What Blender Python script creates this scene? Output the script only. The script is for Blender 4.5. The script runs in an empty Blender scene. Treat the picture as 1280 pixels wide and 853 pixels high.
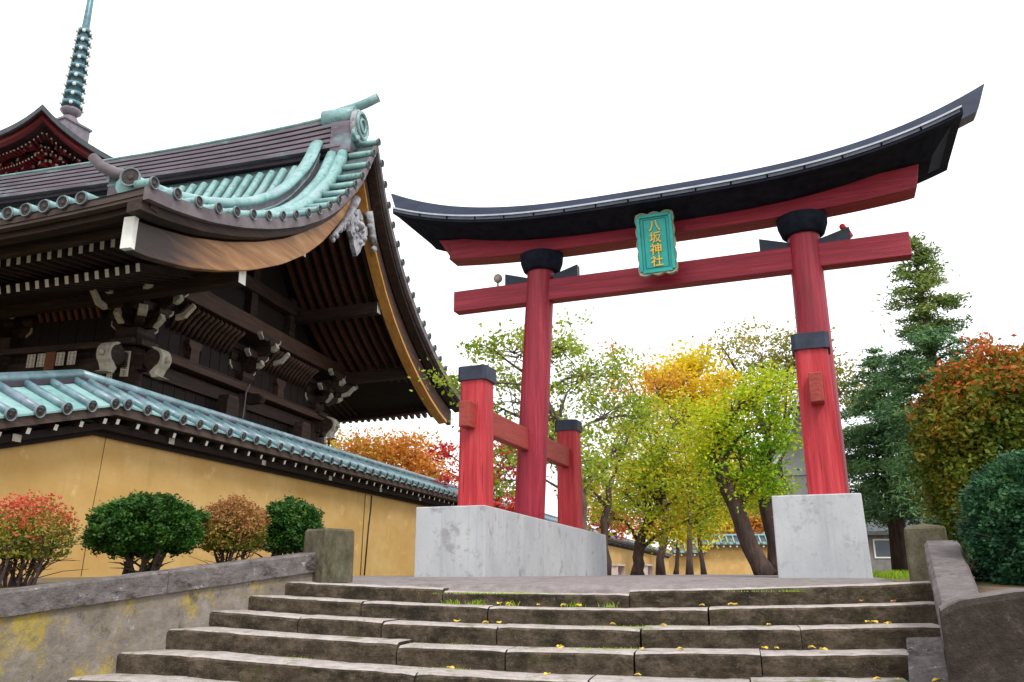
import bpy, bmesh, math, random
import numpy as np
from mathutils import Vector, Matrix
R = math.radians
C = bpy.context.scene.collection
SC = bpy.context.scene
rng = random.Random(7)

# ------------------------------------------------------------------ camera, sky, sun, exposure
EYE, PITCH = 0.125, R(16.25)
cd = bpy.data.cameras.new('camera'); cam = bpy.data.objects.new('camera', cd); C.objects.link(cam)
cam.location = (0, 0, EYE); cam.rotation_euler = (R(90)+PITCH, 0, 0)
cd.sensor_width = 36; cd.lens = 36*1000/1280; cd.clip_start = 0.05; cd.clip_end = 3000
SC.camera = cam
SC.render.resolution_x, SC.render.resolution_y = 1024, 682
W = bpy.data.worlds.new('World'); SC.world = W; W.use_nodes = True
wn, wl = W.node_tree.nodes, W.node_tree.links
for n in list(wn): wn.remove(n)
SUN_EL, SUN_AZ = R(52), R(150)      # azimuth clockwise from +Y
sky = wn.new('ShaderNodeTexSky'); sky.sky_type = 'NISHITA'; sky.sun_disc = False
sky.sun_elevation = SUN_EL; sky.sun_rotation = SUN_AZ
hs = wn.new('ShaderNodeHueSaturation'); hs.inputs['Saturation'].default_value = 0.12; hs.inputs['Value'].default_value = 1.0
tc = wn.new('ShaderNodeTexCoord'); cl = wn.new('ShaderNodeTexNoise'); cl.inputs['Scale'].default_value = 2.2; cl.inputs['Detail'].default_value = 4
cr = wn.new('ShaderNodeValToRGB'); cr.color_ramp.elements[0].color = (10.2, 10.4, 10.9, 1); cr.color_ramp.elements[1].color = (12.2, 12.2, 12.4, 1)
mx = wn.new('ShaderNodeMixRGB'); mx.inputs[0].default_value = 0.82
bg = wn.new('ShaderNodeBackground'); bg.inputs['Strength'].default_value = 0.1
wo = wn.new('ShaderNodeOutputWorld')
wl.new(tc.outputs['Generated'], cl.inputs['Vector']); wl.new(cl.outputs['Fac'], cr.inputs[0])
wl.new(sky.outputs[0], hs.inputs['Color']); wl.new(hs.outputs[0], mx.inputs[1]); wl.new(cr.outputs[0], mx.inputs[2])
wl.new(mx.outputs[0], bg.inputs['Color']); wl.new(bg.outputs[0], wo.inputs['Surface'])
sd = bpy.data.lights.new('sun', 'SUN'); so = bpy.data.objects.new('sun', sd); C.objects.link(so)
sd.energy = 1.5; sd.angle = R(14); sd.color = (1.0, 0.96, 0.9)
_d = Vector((math.sin(SUN_AZ)*math.cos(SUN_EL), math.cos(SUN_AZ)*math.cos(SUN_EL), math.sin(SUN_EL)))
so.rotation_euler = _d.to_track_quat('Z', 'Y').to_euler(); so.location = (0, 0, 40)
SC.view_settings.view_transform = 'Standard'; SC.view_settings.look = 'None'
SC.view_settings.exposure = 0.7; SC.view_settings.gamma = 1.0
SC.cycles.max_bounces = 6; SC.cycles.diffuse_bounces = 4

# ------------------------------------------------------------------ helpers
CP, SP = math.cos(PITCH), math.sin(PITCH)
def at(px, py, Y):                       # world point seen at photo pixel px,py at distance Y ahead
    a, b = px-640, 426.5-py
    rx, ry, rz = a/1000, (1000*CP-b*SP)/1000, (b*CP+1000*SP)/1000
    k = Y/ry
    return Vector((rx*k, Y, EYE+rz*k))

class MB:
    def __init__(s): s.v = []; s.f = []; s.m = []; s.s = []
    def loft(s, rings, m=0, caps=True, smooth=False, closed=True, mcap=None):
        b = len(s.v); n = len(rings[0])
        for r in rings: s.v += [tuple(p) for p in r]
        for i in range(len(rings)-1):
            for j in range(n if closed else n-1):
                k = (j+1) % n
                s.f.append((b+i*n+j, b+i*n+k, b+(i+1)*n+k, b+(i+1)*n+j)); s.m.append(m); s.s.append(smooth)
        if caps:
            mc = m if mcap is None else mcap
            s.f.append(tuple(b+j for j in range(n))); s.m.append(mc); s.s.append(False)
            e = b+(len(rings)-1)*n
            s.f.append(tuple(e+j for j in reversed(range(n)))); s.m.append(mc); s.s.append(False)
    def box(s, x0, x1, y0, y1, z0, z1, m=0):
        s.loft([[(x0, y0, z), (x1, y0, z), (x1, y1, z), (x0, y1, z)] for z in (z0, z1)], m)
    def bar(s, a, b, w, h, m=0, mcap=None):    # box between two points, w wide, h high
        a, b = Vector(a), Vector(b); d = (b-a).normalized(); u = d.cross(Vector((0, 0, 1)))
        if u.length < 1e-3: u = Vector((1, 0, 0))
        u.normalize(); n = u.cross(d)
        s.loft([[p+u*(w/2*i)+n*(h/2*j) for i, j in ((-1, -1), (1, -1), (1, 1), (-1, 1))] for p in (a, b)], m, mcap=mcap)
    def tube(s, pts, r, n=8, m=0, caps=True, smooth=True, mcap=None):
        pts = [Vector(p) for p in pts]
        if not hasattr(r, '__len__'): r = [r]*len(pts)
        rings = []; u = None
        for i, p in enumerate(pts):
            d = (pts[min(i+1, len(pts)-1)]-pts[max(i-1, 0)])
            if d.length < 1e-9: d = Vector((0, 0, 1))
            d.normalize()
            if u is None:
                u = d.orthogonal().normalized()
            else:
                u = u-d*u.dot(d); u = u.normalized() if u.length > 1e-6 else d.orthogonal().normalized()
            w = d.cross(u)
            rings.append([p+(u*math.cos(2*math.pi*k/n)+w*math.sin(2*math.pi*k/n))*r[i] for k in range(n)])
        s.loft(rings, m, caps, smooth, mcap=mcap)
    def prism(s, poly, fn, a0, a1, m=0, mcap=None, smooth=False):   # poly of 2D points, fn(u,w,a)->3D
        s.loft([[fn(u, w, a) for u, w in poly] for a in (a0, a1)], m, mcap=mcap, smooth=smooth)
    def sphere(s, c, r, n=12, m=0, sz=1.0):
        c = Vector(c); rings = []
        for i in range(n//2+1):
            t = math.pi*i/(n//2); t = min(max(t, .02), math.pi-.02)
            rings.append([c+Vector((r*math.sin(t)*math.cos(2*math.pi*k/n), r*math.sin(t)*math.sin(2*math.pi*k/n), -sz*r*math.cos(t))) for k in range(n)])
        s.loft(rings, m, True, True)
    def build(s, name, mats, parent=None, loc=None, bevel=0, off=True):
        me = bpy.data.meshes.new(name); me.from_pydata([tuple(p) for p in s.v], [], s.f)
        if not isinstance(mats, (list, tuple)): mats = [mats]
        for x in mats: me.materials.append(x)
        me.polygons.foreach_set('material_index', s.m); me.polygons.foreach_set('use_smooth', s.s)
        bm = bmesh.new(); bm.from_mesh(me); bmesh.ops.recalc_face_normals(bm, faces=bm.faces); bm.to_mesh(me); bm.free()
        me.update()
        o = bpy.data.objects.new(name, me); C.objects.link(o)
        if parent:
            o.parent = parent
            if off:
                p = parent
                z = 0
                while p: z += p.location.z; p = p.parent
                o.location.z = -z
                if parent.get('world_xy'): o.location = -parent.location
        if loc is not None: o.location = loc
        if bevel:
            b = o.modifiers.new('bevel', 'BEVEL'); b.width = bevel; b.segments = 2; b.limit_method = 'ANGLE'; b.angle_limit = R(40)
        return o
def tag(o, label=None, cat=None, group=None, kind=None):
    if label: o['label'] = label
    if cat: o['category'] = cat
    if group: o['group'] = group
    if kind: o['kind'] = kind
    return o
def thing(name, label, cat, loc=(0, 0, 0), rot=0, group=None):
    o = bpy.data.objects.new(name, None); C.objects.link(o); o.location = loc; o.rotation_euler = (0, 0, rot)
    o.empty_display_size = .2
    return tag(o, label, cat, group)

# ------------------------------------------------------------------ materials
def col4(c): return (c[0], c[1], c[2], 1)
def mat(name, cols, scale=(1, 1, 1), detail=6, rough=.7, bump=.0, bscale=None, over=(), metal=0, spec=.4, nscale=3.0, distort=0, nrough=.62):
    m = bpy.data.materials.new(name); m.use_nodes = True
    nt = m.node_tree; N, Lk = nt.nodes, nt.links
    b = N['Principled BSDF']; b.inputs['Roughness'].default_value = rough; b.inputs['Metallic'].default_value = metal
    b.inputs['Specular IOR Level'].default_value = spec
    t = N.new('ShaderNodeTexCoord')
    def noise(sc, ns, det=detail, dist=distort):
        mp = N.new('ShaderNodeMapping'); mp.inputs['Scale'].default_value = sc; Lk.new(t.outputs['Object'], mp.inputs[0])
        n = N.new('ShaderNodeTexNoise'); n.inputs['Scale'].default_value = ns; n.inputs['Detail'].default_value = det
        n.inputs['Roughness'].default_value = nrough; n.inputs['Distortion'].default_value = dist
        Lk.new(mp.outputs[0], n.inputs['Vector']); return n.outputs['Fac']
    n1 = noise(scale, nscale)
    r = N.new('ShaderNodeValToRGB'); e = r.color_ramp.elements
    if len(cols) == 1: cols = [(0.3, cols[0]), (0.7, cols[0])]
    elif not isinstance(cols[0][1], tuple): cols = [(.3+.4*i/(len(cols)-1), c) for i, c in enumerate(cols)]
    e[0].position, e[0].color = cols[0][0], col4(cols[0][1]); e[1].position, e[1].color = cols[-1][0], col4(cols[-1][1])
    for p, c in cols[1:-1]:
        x = e.new(p); x.color = col4(c)
    Lk.new(n1, r.inputs[0]); out = r.outputs[0]
    for i, (c, sc, ns, lo, hi, st) in enumerate(over):
        n2 = noise(tuple(sc), ns, 5)
        mr = N.new('ShaderNodeMapRange'); mr.inputs[1].default_value = lo; mr.inputs[2].default_value = hi; mr.inputs[4].default_value = st
        Lk.new(n2, mr.inputs[0])
        mxx = N.new('ShaderNodeMixRGB'); mxx.inputs[2].default_value = col4(c); Lk.new(mr.outputs[0], mxx.inputs[0]); Lk.new(out, mxx.inputs[1]); out = mxx.outputs[0]
    Lk.new(out, b.inputs['Base Color'])
    if bump:
        bs = bscale or scale
        nb = noise(bs, nscale*3, 5)
        bp = N.new('ShaderNodeBump'); bp.inputs['Strength'].default_value = bump; bp.inputs['Distance'].default_value = .02
        Lk.new(nb, bp.inputs['Height']); Lk.new(bp.outputs[0], b.inputs['Normal'])
    return m
def leafmat(name, cols, rough=.55, trans=.3, nscale=1.3):
    m = bpy.data.materials.new(name); m.use_nodes = True
    nt = m.node_tree; N, Lk = nt.nodes, nt.links; b = N['Principled BSDF']; b.inputs['Roughness'].default_value = rough
    b.inputs['Specular IOR Level'].default_value = .3
    g = N.new('ShaderNodeNewGeometry'); t = N.new('ShaderNodeTexCoord'); n = N.new('ShaderNodeTexNoise'); n.inputs['Scale'].default_value = nscale; n.inputs['Detail'].default_value = 3
    Lk.new(t.outputs['Object'], n.inputs['Vector'])
    a = N.new('ShaderNodeMath'); a.operation = 'MULTIPLY_ADD'; a.inputs[1].default_value = .45; Lk.new(g.outputs['Random Per Island'], a.inputs[0])
    k = N.new('ShaderNodeMapRange'); k.inputs[1].default_value = .3; k.inputs[2].default_value = .7; k.inputs[4].default_value = .58
    Lk.new(n.outputs['Fac'], k.inputs[0]); Lk.new(k.outputs[0], a.inputs[2])
    r = N.new('ShaderNodeValToRGB'); e = r.color_ramp.elements; L = len(cols)
    e[0].position = 0.05; e[0].color = col4(cols[0]); e[1].position = .97; e[1].color = col4(cols[-1])
    for i, c in enumerate(cols[1:-1]): x = e.new(.05+.92*(i+1)/(L-1)); x.color = col4(c)
    Lk.new(a.outputs[0], r.inputs[0]); Lk.new(r.outputs[0], b.inputs['Base Color'])
    tr = N.new('ShaderNodeBsdfTranslucent'); Lk.new(r.outputs[0], tr.inputs[0])
    ms = N.new('ShaderNodeMixShader'); ms.inputs[0].default_value = trans
    o = N['Material Output']; Lk.new(b.outputs[0], ms.inputs[1]); Lk.new(tr.outputs[0], ms.inputs[2]); Lk.new(ms.outputs[0], o.inputs[0])
    return m
GR = (.01, .01, .01)
M = {}
# torii paint
for nm, sc in (('red_post', (7, 7, .35)), ('red_beam', (.3, 7, 7))):
    M[nm] = mat(nm, [(.25, (.13, .004, .014)), (.5, (.27, .010, .028)), (.75, (.40, .035, .055))], sc, rough=.5, bump=.45, nscale=2.4,
        over=[((.17, .007, .014), tuple(2.2*x for x in sc), 3, .58, .68, .7), ((.035, .004, .008), tuple(1.6*x if x > 1 else .5*x for x in sc), 3.3, .655, .675, .9), ((.12, .006, .012), (1, 1, 1), 9, .66, .72, .6),
              ((.46, .07, .085), (1.5, 1.5, 1.5), 5, .66, .8, .5)])
M['red_support'] = mat('red_support', [(.25, (.24, .007, .014)), (.5, (.43, .018, .028)), (.75, (.56, .07, .072))], (7, 7, .4), rough=.5, bump=.5, nscale=2.4,
        over=[((.28, .008, .012), (16, 16, .8), 3, .6, .68, .7), ((.05, .006, .008), (11, 11, .3), 3.3, .655, .675, .9)])
M['tie'] = mat('tie', [(.2, (.20, .022, .018)), (.6, (.32, .045, .032)), (.8, (.15, .025, .02))], (3, .5, 4), rough=.6, bump=.5,
        over=[((.08, .04, .04), (2, 2, 2), 2.2, .62, .72, .8)])
M['black'] = mat('black', [(.008, .010, .018), (.02, .024, .036)], (2, 2, 2), rough=.9, bump=.05, spec=.08)
M['cap_metal'] = mat('cap_metal', [(.014, .019, .032), (.03, .042, .068)], (2, 2, 2), rough=.5, bump=.05, spec=.3)
M['bluemetal'] = mat('bluemetal', [(.016, .023, .048), (.040, .056, .105)], (.6, 2, 2), rough=.45, bump=.06, spec=.4)
M['sheet'] = mat('sheet', [(.05, .06, .085), (.13, .15, .19)], (1.2, 2, 2), rough=.5, spec=.4)
M['palemetal'] = mat('palemetal', [(.30, .33, .38), (.50, .53, .58)], (1.5, 2, 2), rough=.35, metal=.4)
M['concrete'] = mat('concrete', [(.3, (.36, .375, .395)), (.55, (.44, .455, .47)), (.75, (.50, .51, .52))], (1, 1, .5), rough=.85, bump=.25, nscale=2.5,
        over=[((.22, .21, .205), (1, 1, 1.1), 3.4, .58, .66, .65), ((.30, .30, .30), (1, 1, 1), 12, .58, .66, .5), ((.33, .335, .34), (9, 9, .3), 2, .52, .68, .6), ((.22, .21, .20), (1, 1, 1), 60, .64, .70, .5), ((.15, .14, .13), (1, 1, 1), 26, .68, .75, .8)])
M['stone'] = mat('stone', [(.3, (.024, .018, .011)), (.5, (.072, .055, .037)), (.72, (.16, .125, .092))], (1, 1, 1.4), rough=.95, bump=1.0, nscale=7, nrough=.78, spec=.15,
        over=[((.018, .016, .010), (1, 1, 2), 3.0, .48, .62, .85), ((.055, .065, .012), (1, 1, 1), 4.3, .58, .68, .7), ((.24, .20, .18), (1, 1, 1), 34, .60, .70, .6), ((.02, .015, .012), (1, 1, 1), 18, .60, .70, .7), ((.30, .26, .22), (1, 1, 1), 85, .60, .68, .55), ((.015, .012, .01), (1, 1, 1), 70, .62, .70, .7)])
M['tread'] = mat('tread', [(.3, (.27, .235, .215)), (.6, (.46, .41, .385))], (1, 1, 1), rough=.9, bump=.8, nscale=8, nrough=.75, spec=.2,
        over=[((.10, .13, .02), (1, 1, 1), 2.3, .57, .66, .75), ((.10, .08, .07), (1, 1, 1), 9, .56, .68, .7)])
M['pave'] = mat('pave', [(.3, (.15, .13, .127)), (.6, (.25, .22, .215))], (1, 1, 1), rough=.95, bump=.6, nscale=9, nrough=.75, spec=.2,
        over=[((.08, .07, .065), (1, 1, 1), 1.6, .55, .7, .6)])
M['coping'] = mat('coping', [(.3, (.075, .064, .06)), (.5, (.15, .132, .128)), (.72, (.25, .225, .225))], (1, 1, 1.3), rough=.95, bump=1.0, nscale=7, nrough=.78, spec=.15,
        over=[((.03, .024, .020), (1, 1, 2), 3.6, .52, .64, .85), ((.50, .49, .53), (1, 1, 1), 7, .62, .68, .75), ((.03, .025, .02), (1, 1, 1), 22, .60, .7, .6), ((.40, .37, .36), (1, 1, 1), 80, .60, .68, .5), ((.03, .025, .02), (1, 1, 1), 66, .62, .70, .6)])
M['parapet'] = mat('parapet', [(.3, (.11, .09, .075)), (.5, (.20, .172, .15)), (.72, (.31, .275, .24))], (1, 1, .9), rough=.95, bump=.9, nscale=4, nrough=.75, spec=.15,
        over=[((.38, .28, .02), (1.2, 1.2, .8), 2.3, .50, .60, .75), ((.20, .17, .12), (1, 1, 1), 14, .48, .58, .75), ((.36, .32, .26), (1, 1, 1), 75, .60, .68, .5), ((.50, .49, .49), (1, 1.4, .8), 1.6, .60, .66, .65), ((.05, .042, .03), (1, 1, .6), 6, .58, .7, .75)])
M['pier'] = mat('pier', [(.3, (.022, .016, .013)), (.55, (.052, .040, .034)), (.75, (.11, .088, .082))], (1, 1, 1), rough=.95, bump=1.0, nscale=8, nrough=.78, spec=.15,
        over=[((.12, .10, .10), (1, 1, 3), 3, .60, .74, .4), ((.11, .085, .015), (1, 1, 1), 3, .64, .70, .7), ((.20, .18, .17), (1, 1, 1), 36, .62, .7, .6)])
M['pier_top'] = mat('pier_top', [(.3, (.09, .077, .074)), (.6, (.185, .163, .16)), (.8, (.29, .26, .26))], (1, 1, 1), rough=.9, bump=.9, nscale=7, nrough=.78, spec=.2,
        over=[((.05, .04, .04), (1, 1, 1), 5, .56, .68, .7)])
M['postgreen'] = mat('postgreen', [(.3, (.055, .05, .028)), (.55, (.12, .108, .072)), (.75, (.21, .19, .15))], (1, 1, .6), rough=.95, bump=.9, nscale=6, nrough=.76, spec=.15,
        over=[((.03, .035, .014), (1, 1, .6), 4, .52, .65, .8)])
M['earth'] = mat('earth', [(.10, .07, .045), (.20, .13, .08)], (1, 1, 1), rough=1, bump=1, nscale=5, over=[((.08, .12, .02), (1, 1, 1), .5, .5, .6, .8)])
M['plaster'] = mat('plaster', [(.3, (.50, .295, .085)), (.5, (.555, .355, .125)), (.72, (.63, .43, .18))], (1, .6, 1), rough=.9, bump=.15, nscale=1.1, nrough=.7,
        over=[((.40, .24, .075), (2.2, 2.2, .3), 2, .56, .74, .45), ((.80, .60, .32), (1, 1, 1), 2.4, .6, .72, .5), ((.30, .2, .1), (1, 1, 1), 14, .7, .76, .4)])
M['copper'] = mat('copper', [(.28, (.10, .22, .22)), (.5, (.20, .37, .36)), (.72, (.34, .51, .49))], (1, 1, 1), rough=.42, nrough=.7, bump=.15, nscale=2.2,
        over=[((.24, .27, .36), (1, 1, 1), 1.1, .54, .66, .6), ((.05, .09, .10), (1, 1, 1), 7, .56, .68, .7)])
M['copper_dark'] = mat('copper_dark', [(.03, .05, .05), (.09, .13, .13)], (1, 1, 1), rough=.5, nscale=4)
M['copper_roll'] = mat('copper_roll', [(.28, (.045, .10, .12)), (.5, (.105, .20, .225)), (.72, (.21, .34, .36))], (1, 1, 1), rough=.36, nrough=.7, spec=.7, bump=.15, nscale=3.2,
        over=[((.20, .20, .28), (1, 1, 1), .9, .50, .64, .6), ((.04, .06, .08), (1, 1, 1), 9, .56, .68, .7)])
M['tile_disc'] = mat('tile_disc', [(.3, (.018, .012, .011)), (.7, (.055, .042, .040))], (1, 1, 1), rough=.7, nscale=12, bump=.4)
M['tile_rim'] = mat('tile_rim', [(.09, .13, .14), (.19, .24, .26)], (1, 1, 1), rough=.5, nscale=5)
M['fascia'] = mat('fascia', [(.3, (.085, .068, .075)), (.6, (.17, .145, .16))], (1, 1, 1), rough=.75, bump=.3, nscale=2.4)
M['fascia_brown'] = mat('fascia_brown', [(.3, (.04, .026, .022)), (.6, (.085, .058, .048))], (.4, .4, 6), rough=.75, bump=.3, nscale=3)
M['ridge'] = mat('ridge', [(.3, (.085, .068, .085)), (.6, (.17, .14, .17))], (.4, 2, 2), rough=.55, bump=.2, nscale=2, over=[((.22, .36, .38), (.5, 1, 1), 2, .58, .7, .6)])
M['ridge_dark'] = mat('ridge_dark', [(.03, .022, .035), (.06, .045, .06)], (1, 1, 1), rough=.7)
M['wood'] = mat('wood', [(.3, (.014, .0068, .005)), (.55, (.034, .017, .012)), (.75, (.072, .038, .026))], (3, .5, 5), rough=.75, bump=.35, nscale=2.5)
M['wood_x'] = mat('wood_x', [(.3, (.014, .0068, .005)), (.55, (.034, .017, .012)), (.75, (.072, .038, .026))], (.5, 3, 5), rough=.75, bump=.35, nscale=2.5)
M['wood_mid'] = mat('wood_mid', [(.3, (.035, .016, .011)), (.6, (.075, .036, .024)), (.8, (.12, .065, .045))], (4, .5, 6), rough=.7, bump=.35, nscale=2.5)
M['wood_red'] = mat('wood_red', [(.3, (.06, .022, .015)), (.7, (.16, .06, .04))], (6, .5, 6), rough=.7, nscale=3)
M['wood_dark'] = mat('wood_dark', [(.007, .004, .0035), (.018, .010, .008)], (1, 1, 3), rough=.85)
M['barge'] = mat('barge', [(.3, (.12, .07, .05)), (.45, (.26, .13, .075)), (.6, (.50, .25, .11)), (.75, (.66, .38, .19))], (1, .3, 2.2), rough=.6, bump=.4, nscale=1.6, distort=.6,
        over=[((.06, .035, .03), (3, .5, 9), 2, .55, .68, .7), ((.10, .06, .05), (1, .25, .8), 1.1, .55, .66, .75)])
M['barge_bounce'] = mat('barge_bounce', [(.3, (.42, .18, .04)), (.6, (.62, .30, .07))], (4, .4, 3), rough=.55, bump=.2, nscale=2)  # golden tone stands in for light bounced onto the under edge
M['white'] = mat('white', [(.70, .70, .64), (.82, .82, .78)], (1, 1, 1), rough=.8, nscale=5, over=[((.4, .38, .32), (1, 1, 1), 9, .6, .75, .6)])
M['cream'] = mat('cream', [(.34, .32, .26), (.55, .52, .45)], (1, 1, 1), rough=.85, nscale=8, over=[((.2, .17, .13), (1, 1, 1), 12, .6, .72, .6)])
M['carved'] = mat('carved', [(.3, (.10, .10, .115)), (.6, (.42, .42, .46))], (1, 1, 1), rough=.7, bump=.8, nscale=6)
M['papertext'] = mat('papertext', [(.03, .03, .03)], rough=.9)
M['paper'] = mat('paper', [(.5, .47, .40), (.66, .62, .54)], rough=.9)
M['orange_rib'] = mat('orange_rib', [(.11, .035, .012), (.20, .07, .025)], (3, 3, 1), rough=.7)
M['sign_green'] = mat('sign_green', [(.01, .30, .28), (.03, .44, .38)], (1, 1, 1), rough=.45, nscale=4, bump=.1)
M['sign_edge'] = mat('sign_edge', [(.10, .30, .22), (.50, .36, .24)], (1, 1, 1), rough=.5, nscale=9)
M['sign_line'] = mat('sign_line', [(.005, .10, .13)], rough=.5)
M['gold'] = mat('gold', [(.75, .42, .03), (.85, .58, .08)], rough=.4, nscale=6)
M['pag_red'] = mat('pag_red', [(.11, .005, .010), (.19, .010, .015)], (1, 1, 1), rough=.6)
M['pag_dark'] = mat('pag_dark', [(.03, .004, .007), (.055, .008, .010)], rough=.7)
M['pag_roof'] = mat('pag_roof', [(.25, .35, .37), (.42, .52, .54)], rough=.5)
M['bronze'] = mat('bronze', [(.3, (.05, .11, .15)), (.6, (.12, .24, .28))], rough=.4, nscale=5, metal=.2)
M['bronze_purple'] = mat('bronze_purple', [(.11, .095, .12), (.20, .17, .20)], rough=.5)
M['roof_dark'] = mat('roof_dark', [(.03, .04, .045), (.07, .08, .085)], rough=.6)
M['house_wall'] = mat('house_wall', [(.42, .43, .45), (.55, .56, .58)], rough=.8)
M['glass_dark'] = mat('glass_dark', [(.05, .07, .09)], rough=.15)
M['house_dim'] = mat('house_dim', [(.14, .13, .125), (.22, .21, .20)], rough=.8)
M['bench'] = mat('bench', [(.5, .38, .32), (.66, .55, .5)], rough=.7)
M['bench_dark'] = mat('bench_dark', [(.10, .07, .06), (.16, .11, .09)], rough=.7)
M['bark'] = mat('bark', [(.3, (.035, .022, .018)), (.6, (.09, .06, .05)), (.8, (.16, .115, .10))], (4, 4, .7), rough=.95, bump=1, nscale=3)
M['bark_pale'] = mat('bark_pale', [(.3, (.06, .045, .035)), (.6, (.14, .105, .085)), (.8, (.22, .18, .15))], (4, 4, .7), rough=.95, bump=1, nscale=3)
M['cord'] = mat('cord', [(.03, .018, .018)], rough=.5)
M['crack'] = mat('crack', [(.14, .09, .04)], rough=.9)
M['lamp'] = mat('lamp', [(.38, .36, .30), (.5, .48, .42)], rough=.4, nscale=8)
M['beacon'] = mat('beacon', [(.5, .02, .03), (.62, .05, .06)], rough=.3)

def barge_mat():      # weathered dark at the eave end, bleached orange towards the peak and the lower edge
    m = mat('barge', [(.3, (.20, .09, .038)), (.5, (.44, .21, .08)), (.72, (.66, .38, .18))], (1, .22, 2.6), rough=.6, bump=.4, nscale=1.8, distort=.5)
    nt = m.node_tree; N, Lk = nt.nodes, nt.links; b = N['Principled BSDF']; src = b.inputs['Base Color'].links[0].from_socket
    t = N.new('ShaderNodeTexCoord'); sx = N.new('ShaderNodeSeparateXYZ'); Lk.new(t.outputs['Object'], sx.inputs[0])
    n = N.new('ShaderNodeTexNoise'); n.inputs['Scale'].default_value = 2; n.inputs['Detail'].default_value = 5
    mp = N.new('ShaderNodeMapping'); mp.inputs['Scale'].default_value = (1, .25, 3); Lk.new(t.outputs['Object'], mp.inputs[0]); Lk.new(mp.outputs[0], n.inputs['Vector'])
    a = N.new('ShaderNodeMath'); a.operation = 'MULTIPLY_ADD'; a.inputs[1].default_value = 4.5; Lk.new(n.outputs['Fac'], a.inputs[0]); Lk.new(sx.outputs['Y'], a.inputs[2])
    r = N.new('ShaderNodeMapRange'); r.inputs[1].default_value = 3.0; r.inputs[2].default_value = 5.3; r.inputs[3].default_value = 1; r.inputs[4].default_value = 0
    Lk.new(a.outputs[0], r.inputs[0]); mx_ = N.new('ShaderNodeMixRGB'); mx_.inputs[2].default_value = (.045, .030, .028, 1)
    Lk.new(r.outputs[0], mx_.inputs[0]); Lk.new(src, mx_.inputs[1]); Lk.new(mx_.outputs[0], b.inputs['Base Color']); return m
M['barge'] = barge_mat()

# ------------------------------------------------------------------ ground, pavement
SN = Vector((.2607, .9654)); SO = Vector((.25, 7.10))      # stair frame: s runs up the stairs, t runs right
def st(x, y): d = Vector((x, y))-SO; return d.dot(SN), d.x*SN.y-d.y*SN.x
def lbal(x, y):    # >0 left of left parapet line
    a = Vector((-2.10, 7.77)); d = Vector((.677, .736)); q = Vector((x, y))-a; return d.x*q.y-d.y*q.x
def rbal(x, y):
    a = Vector((3.25, 6.5)); d = Vector((.4226, .9063)); q = Vector((x, y))-a; return -(d.x*q.y-d.y*q.x)
def smooth(a, b, x): x = min(max((x-a)/(b-a), 0), 1); return x*x*(3-2*x)
def gz(x, y):
    s, t = st(x, y)
    z = .02+.065*smooth(0, 2.0, s)
    if s < .30:
        zs = max(-.72, -.36+.385*(s-.05))
        if lbal(x, y) > .1: zs = .085+.045*s if s > -2.4 else max(-.72, -.023+.4*(s+2.4))
        elif rbal(x, y) > .1: zs = .085+.05*s if s > -1.3 else max(-.72, .02+.6*(s+1.3))
        z = zs
    return z
def axis(lo, hi, step, far):
    a = list(np.arange(lo, hi, step)); g = step; p = lo; b = []
    while p > -far: g *= 1.35; p -= g; b.append(p)
    g = step; p = a[-1]; c = []
    while p < far: g *= 1.35; p += g; c.append(p)
    return b[::-1]+a+c
xs, ys = axis(-8, 8, .2, 900), axis(2, 13, .2, 900)
g = MB()
for y in ys: g.v += [(x, y, gz(x, y)) for x in xs]
nx = len(xs)
for j in range(len(ys)-1):
    for i in range(nx-1):
        g.f.append((j*nx+i, j*nx+i+1, (j+1)*nx+i+1, (j+1)*nx+i)); g.m.append(0); g.s.append(True)
tag(g.build('ground', M['earth']), kind='structure')
def sw(s, t): p = SO+SN*s+Vector((SN.y, -SN.x))*t; return p.x, p.y
pv = MB()
def tz(s): return .02+.065*smooth(0, 2.0, s)
srow = [.12]+[.30+.25*i for i in range(10)]+[3.5, 6, 10, 20, 50, 95]
for s in srow:
    for k in range(13):
        tl = -2.36-(0 if s < .6 else 1.9*min(1, (s-.6)/1.0)); tr = 2.92+(0 if s < .5 else .0)
        t = tl+(tr-tl)*k/12; x, y = sw(s, t); pv.v.append((x, y, (tz(s)+.012) if s > .2 else -.05))
for j in range(len(srow)-1):
    for i in range(12): pv.f.append((j*13+i, j*13+i+1, (j+1)*13+i+1, (j+1)*13+i)); pv.m.append(0); pv.s.append(True)
tag(pv.build('pavement', M['pave']), kind='structure')
lowp = MB(); 
lowp.v += [(x, y, -.705) for y in (1.0, 3.2, 5.4) for x in (-6, -2, 3)]
lowp.f += [(0, 1, 4, 3), (1, 2, 5, 4), (3, 4, 7, 6), (4, 5, 8, 7)]; lowp.m += [0]*4; lowp.s += [True]*4
tag(lowp.build('lower_pavement', M['pave']), kind='structure')

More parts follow.
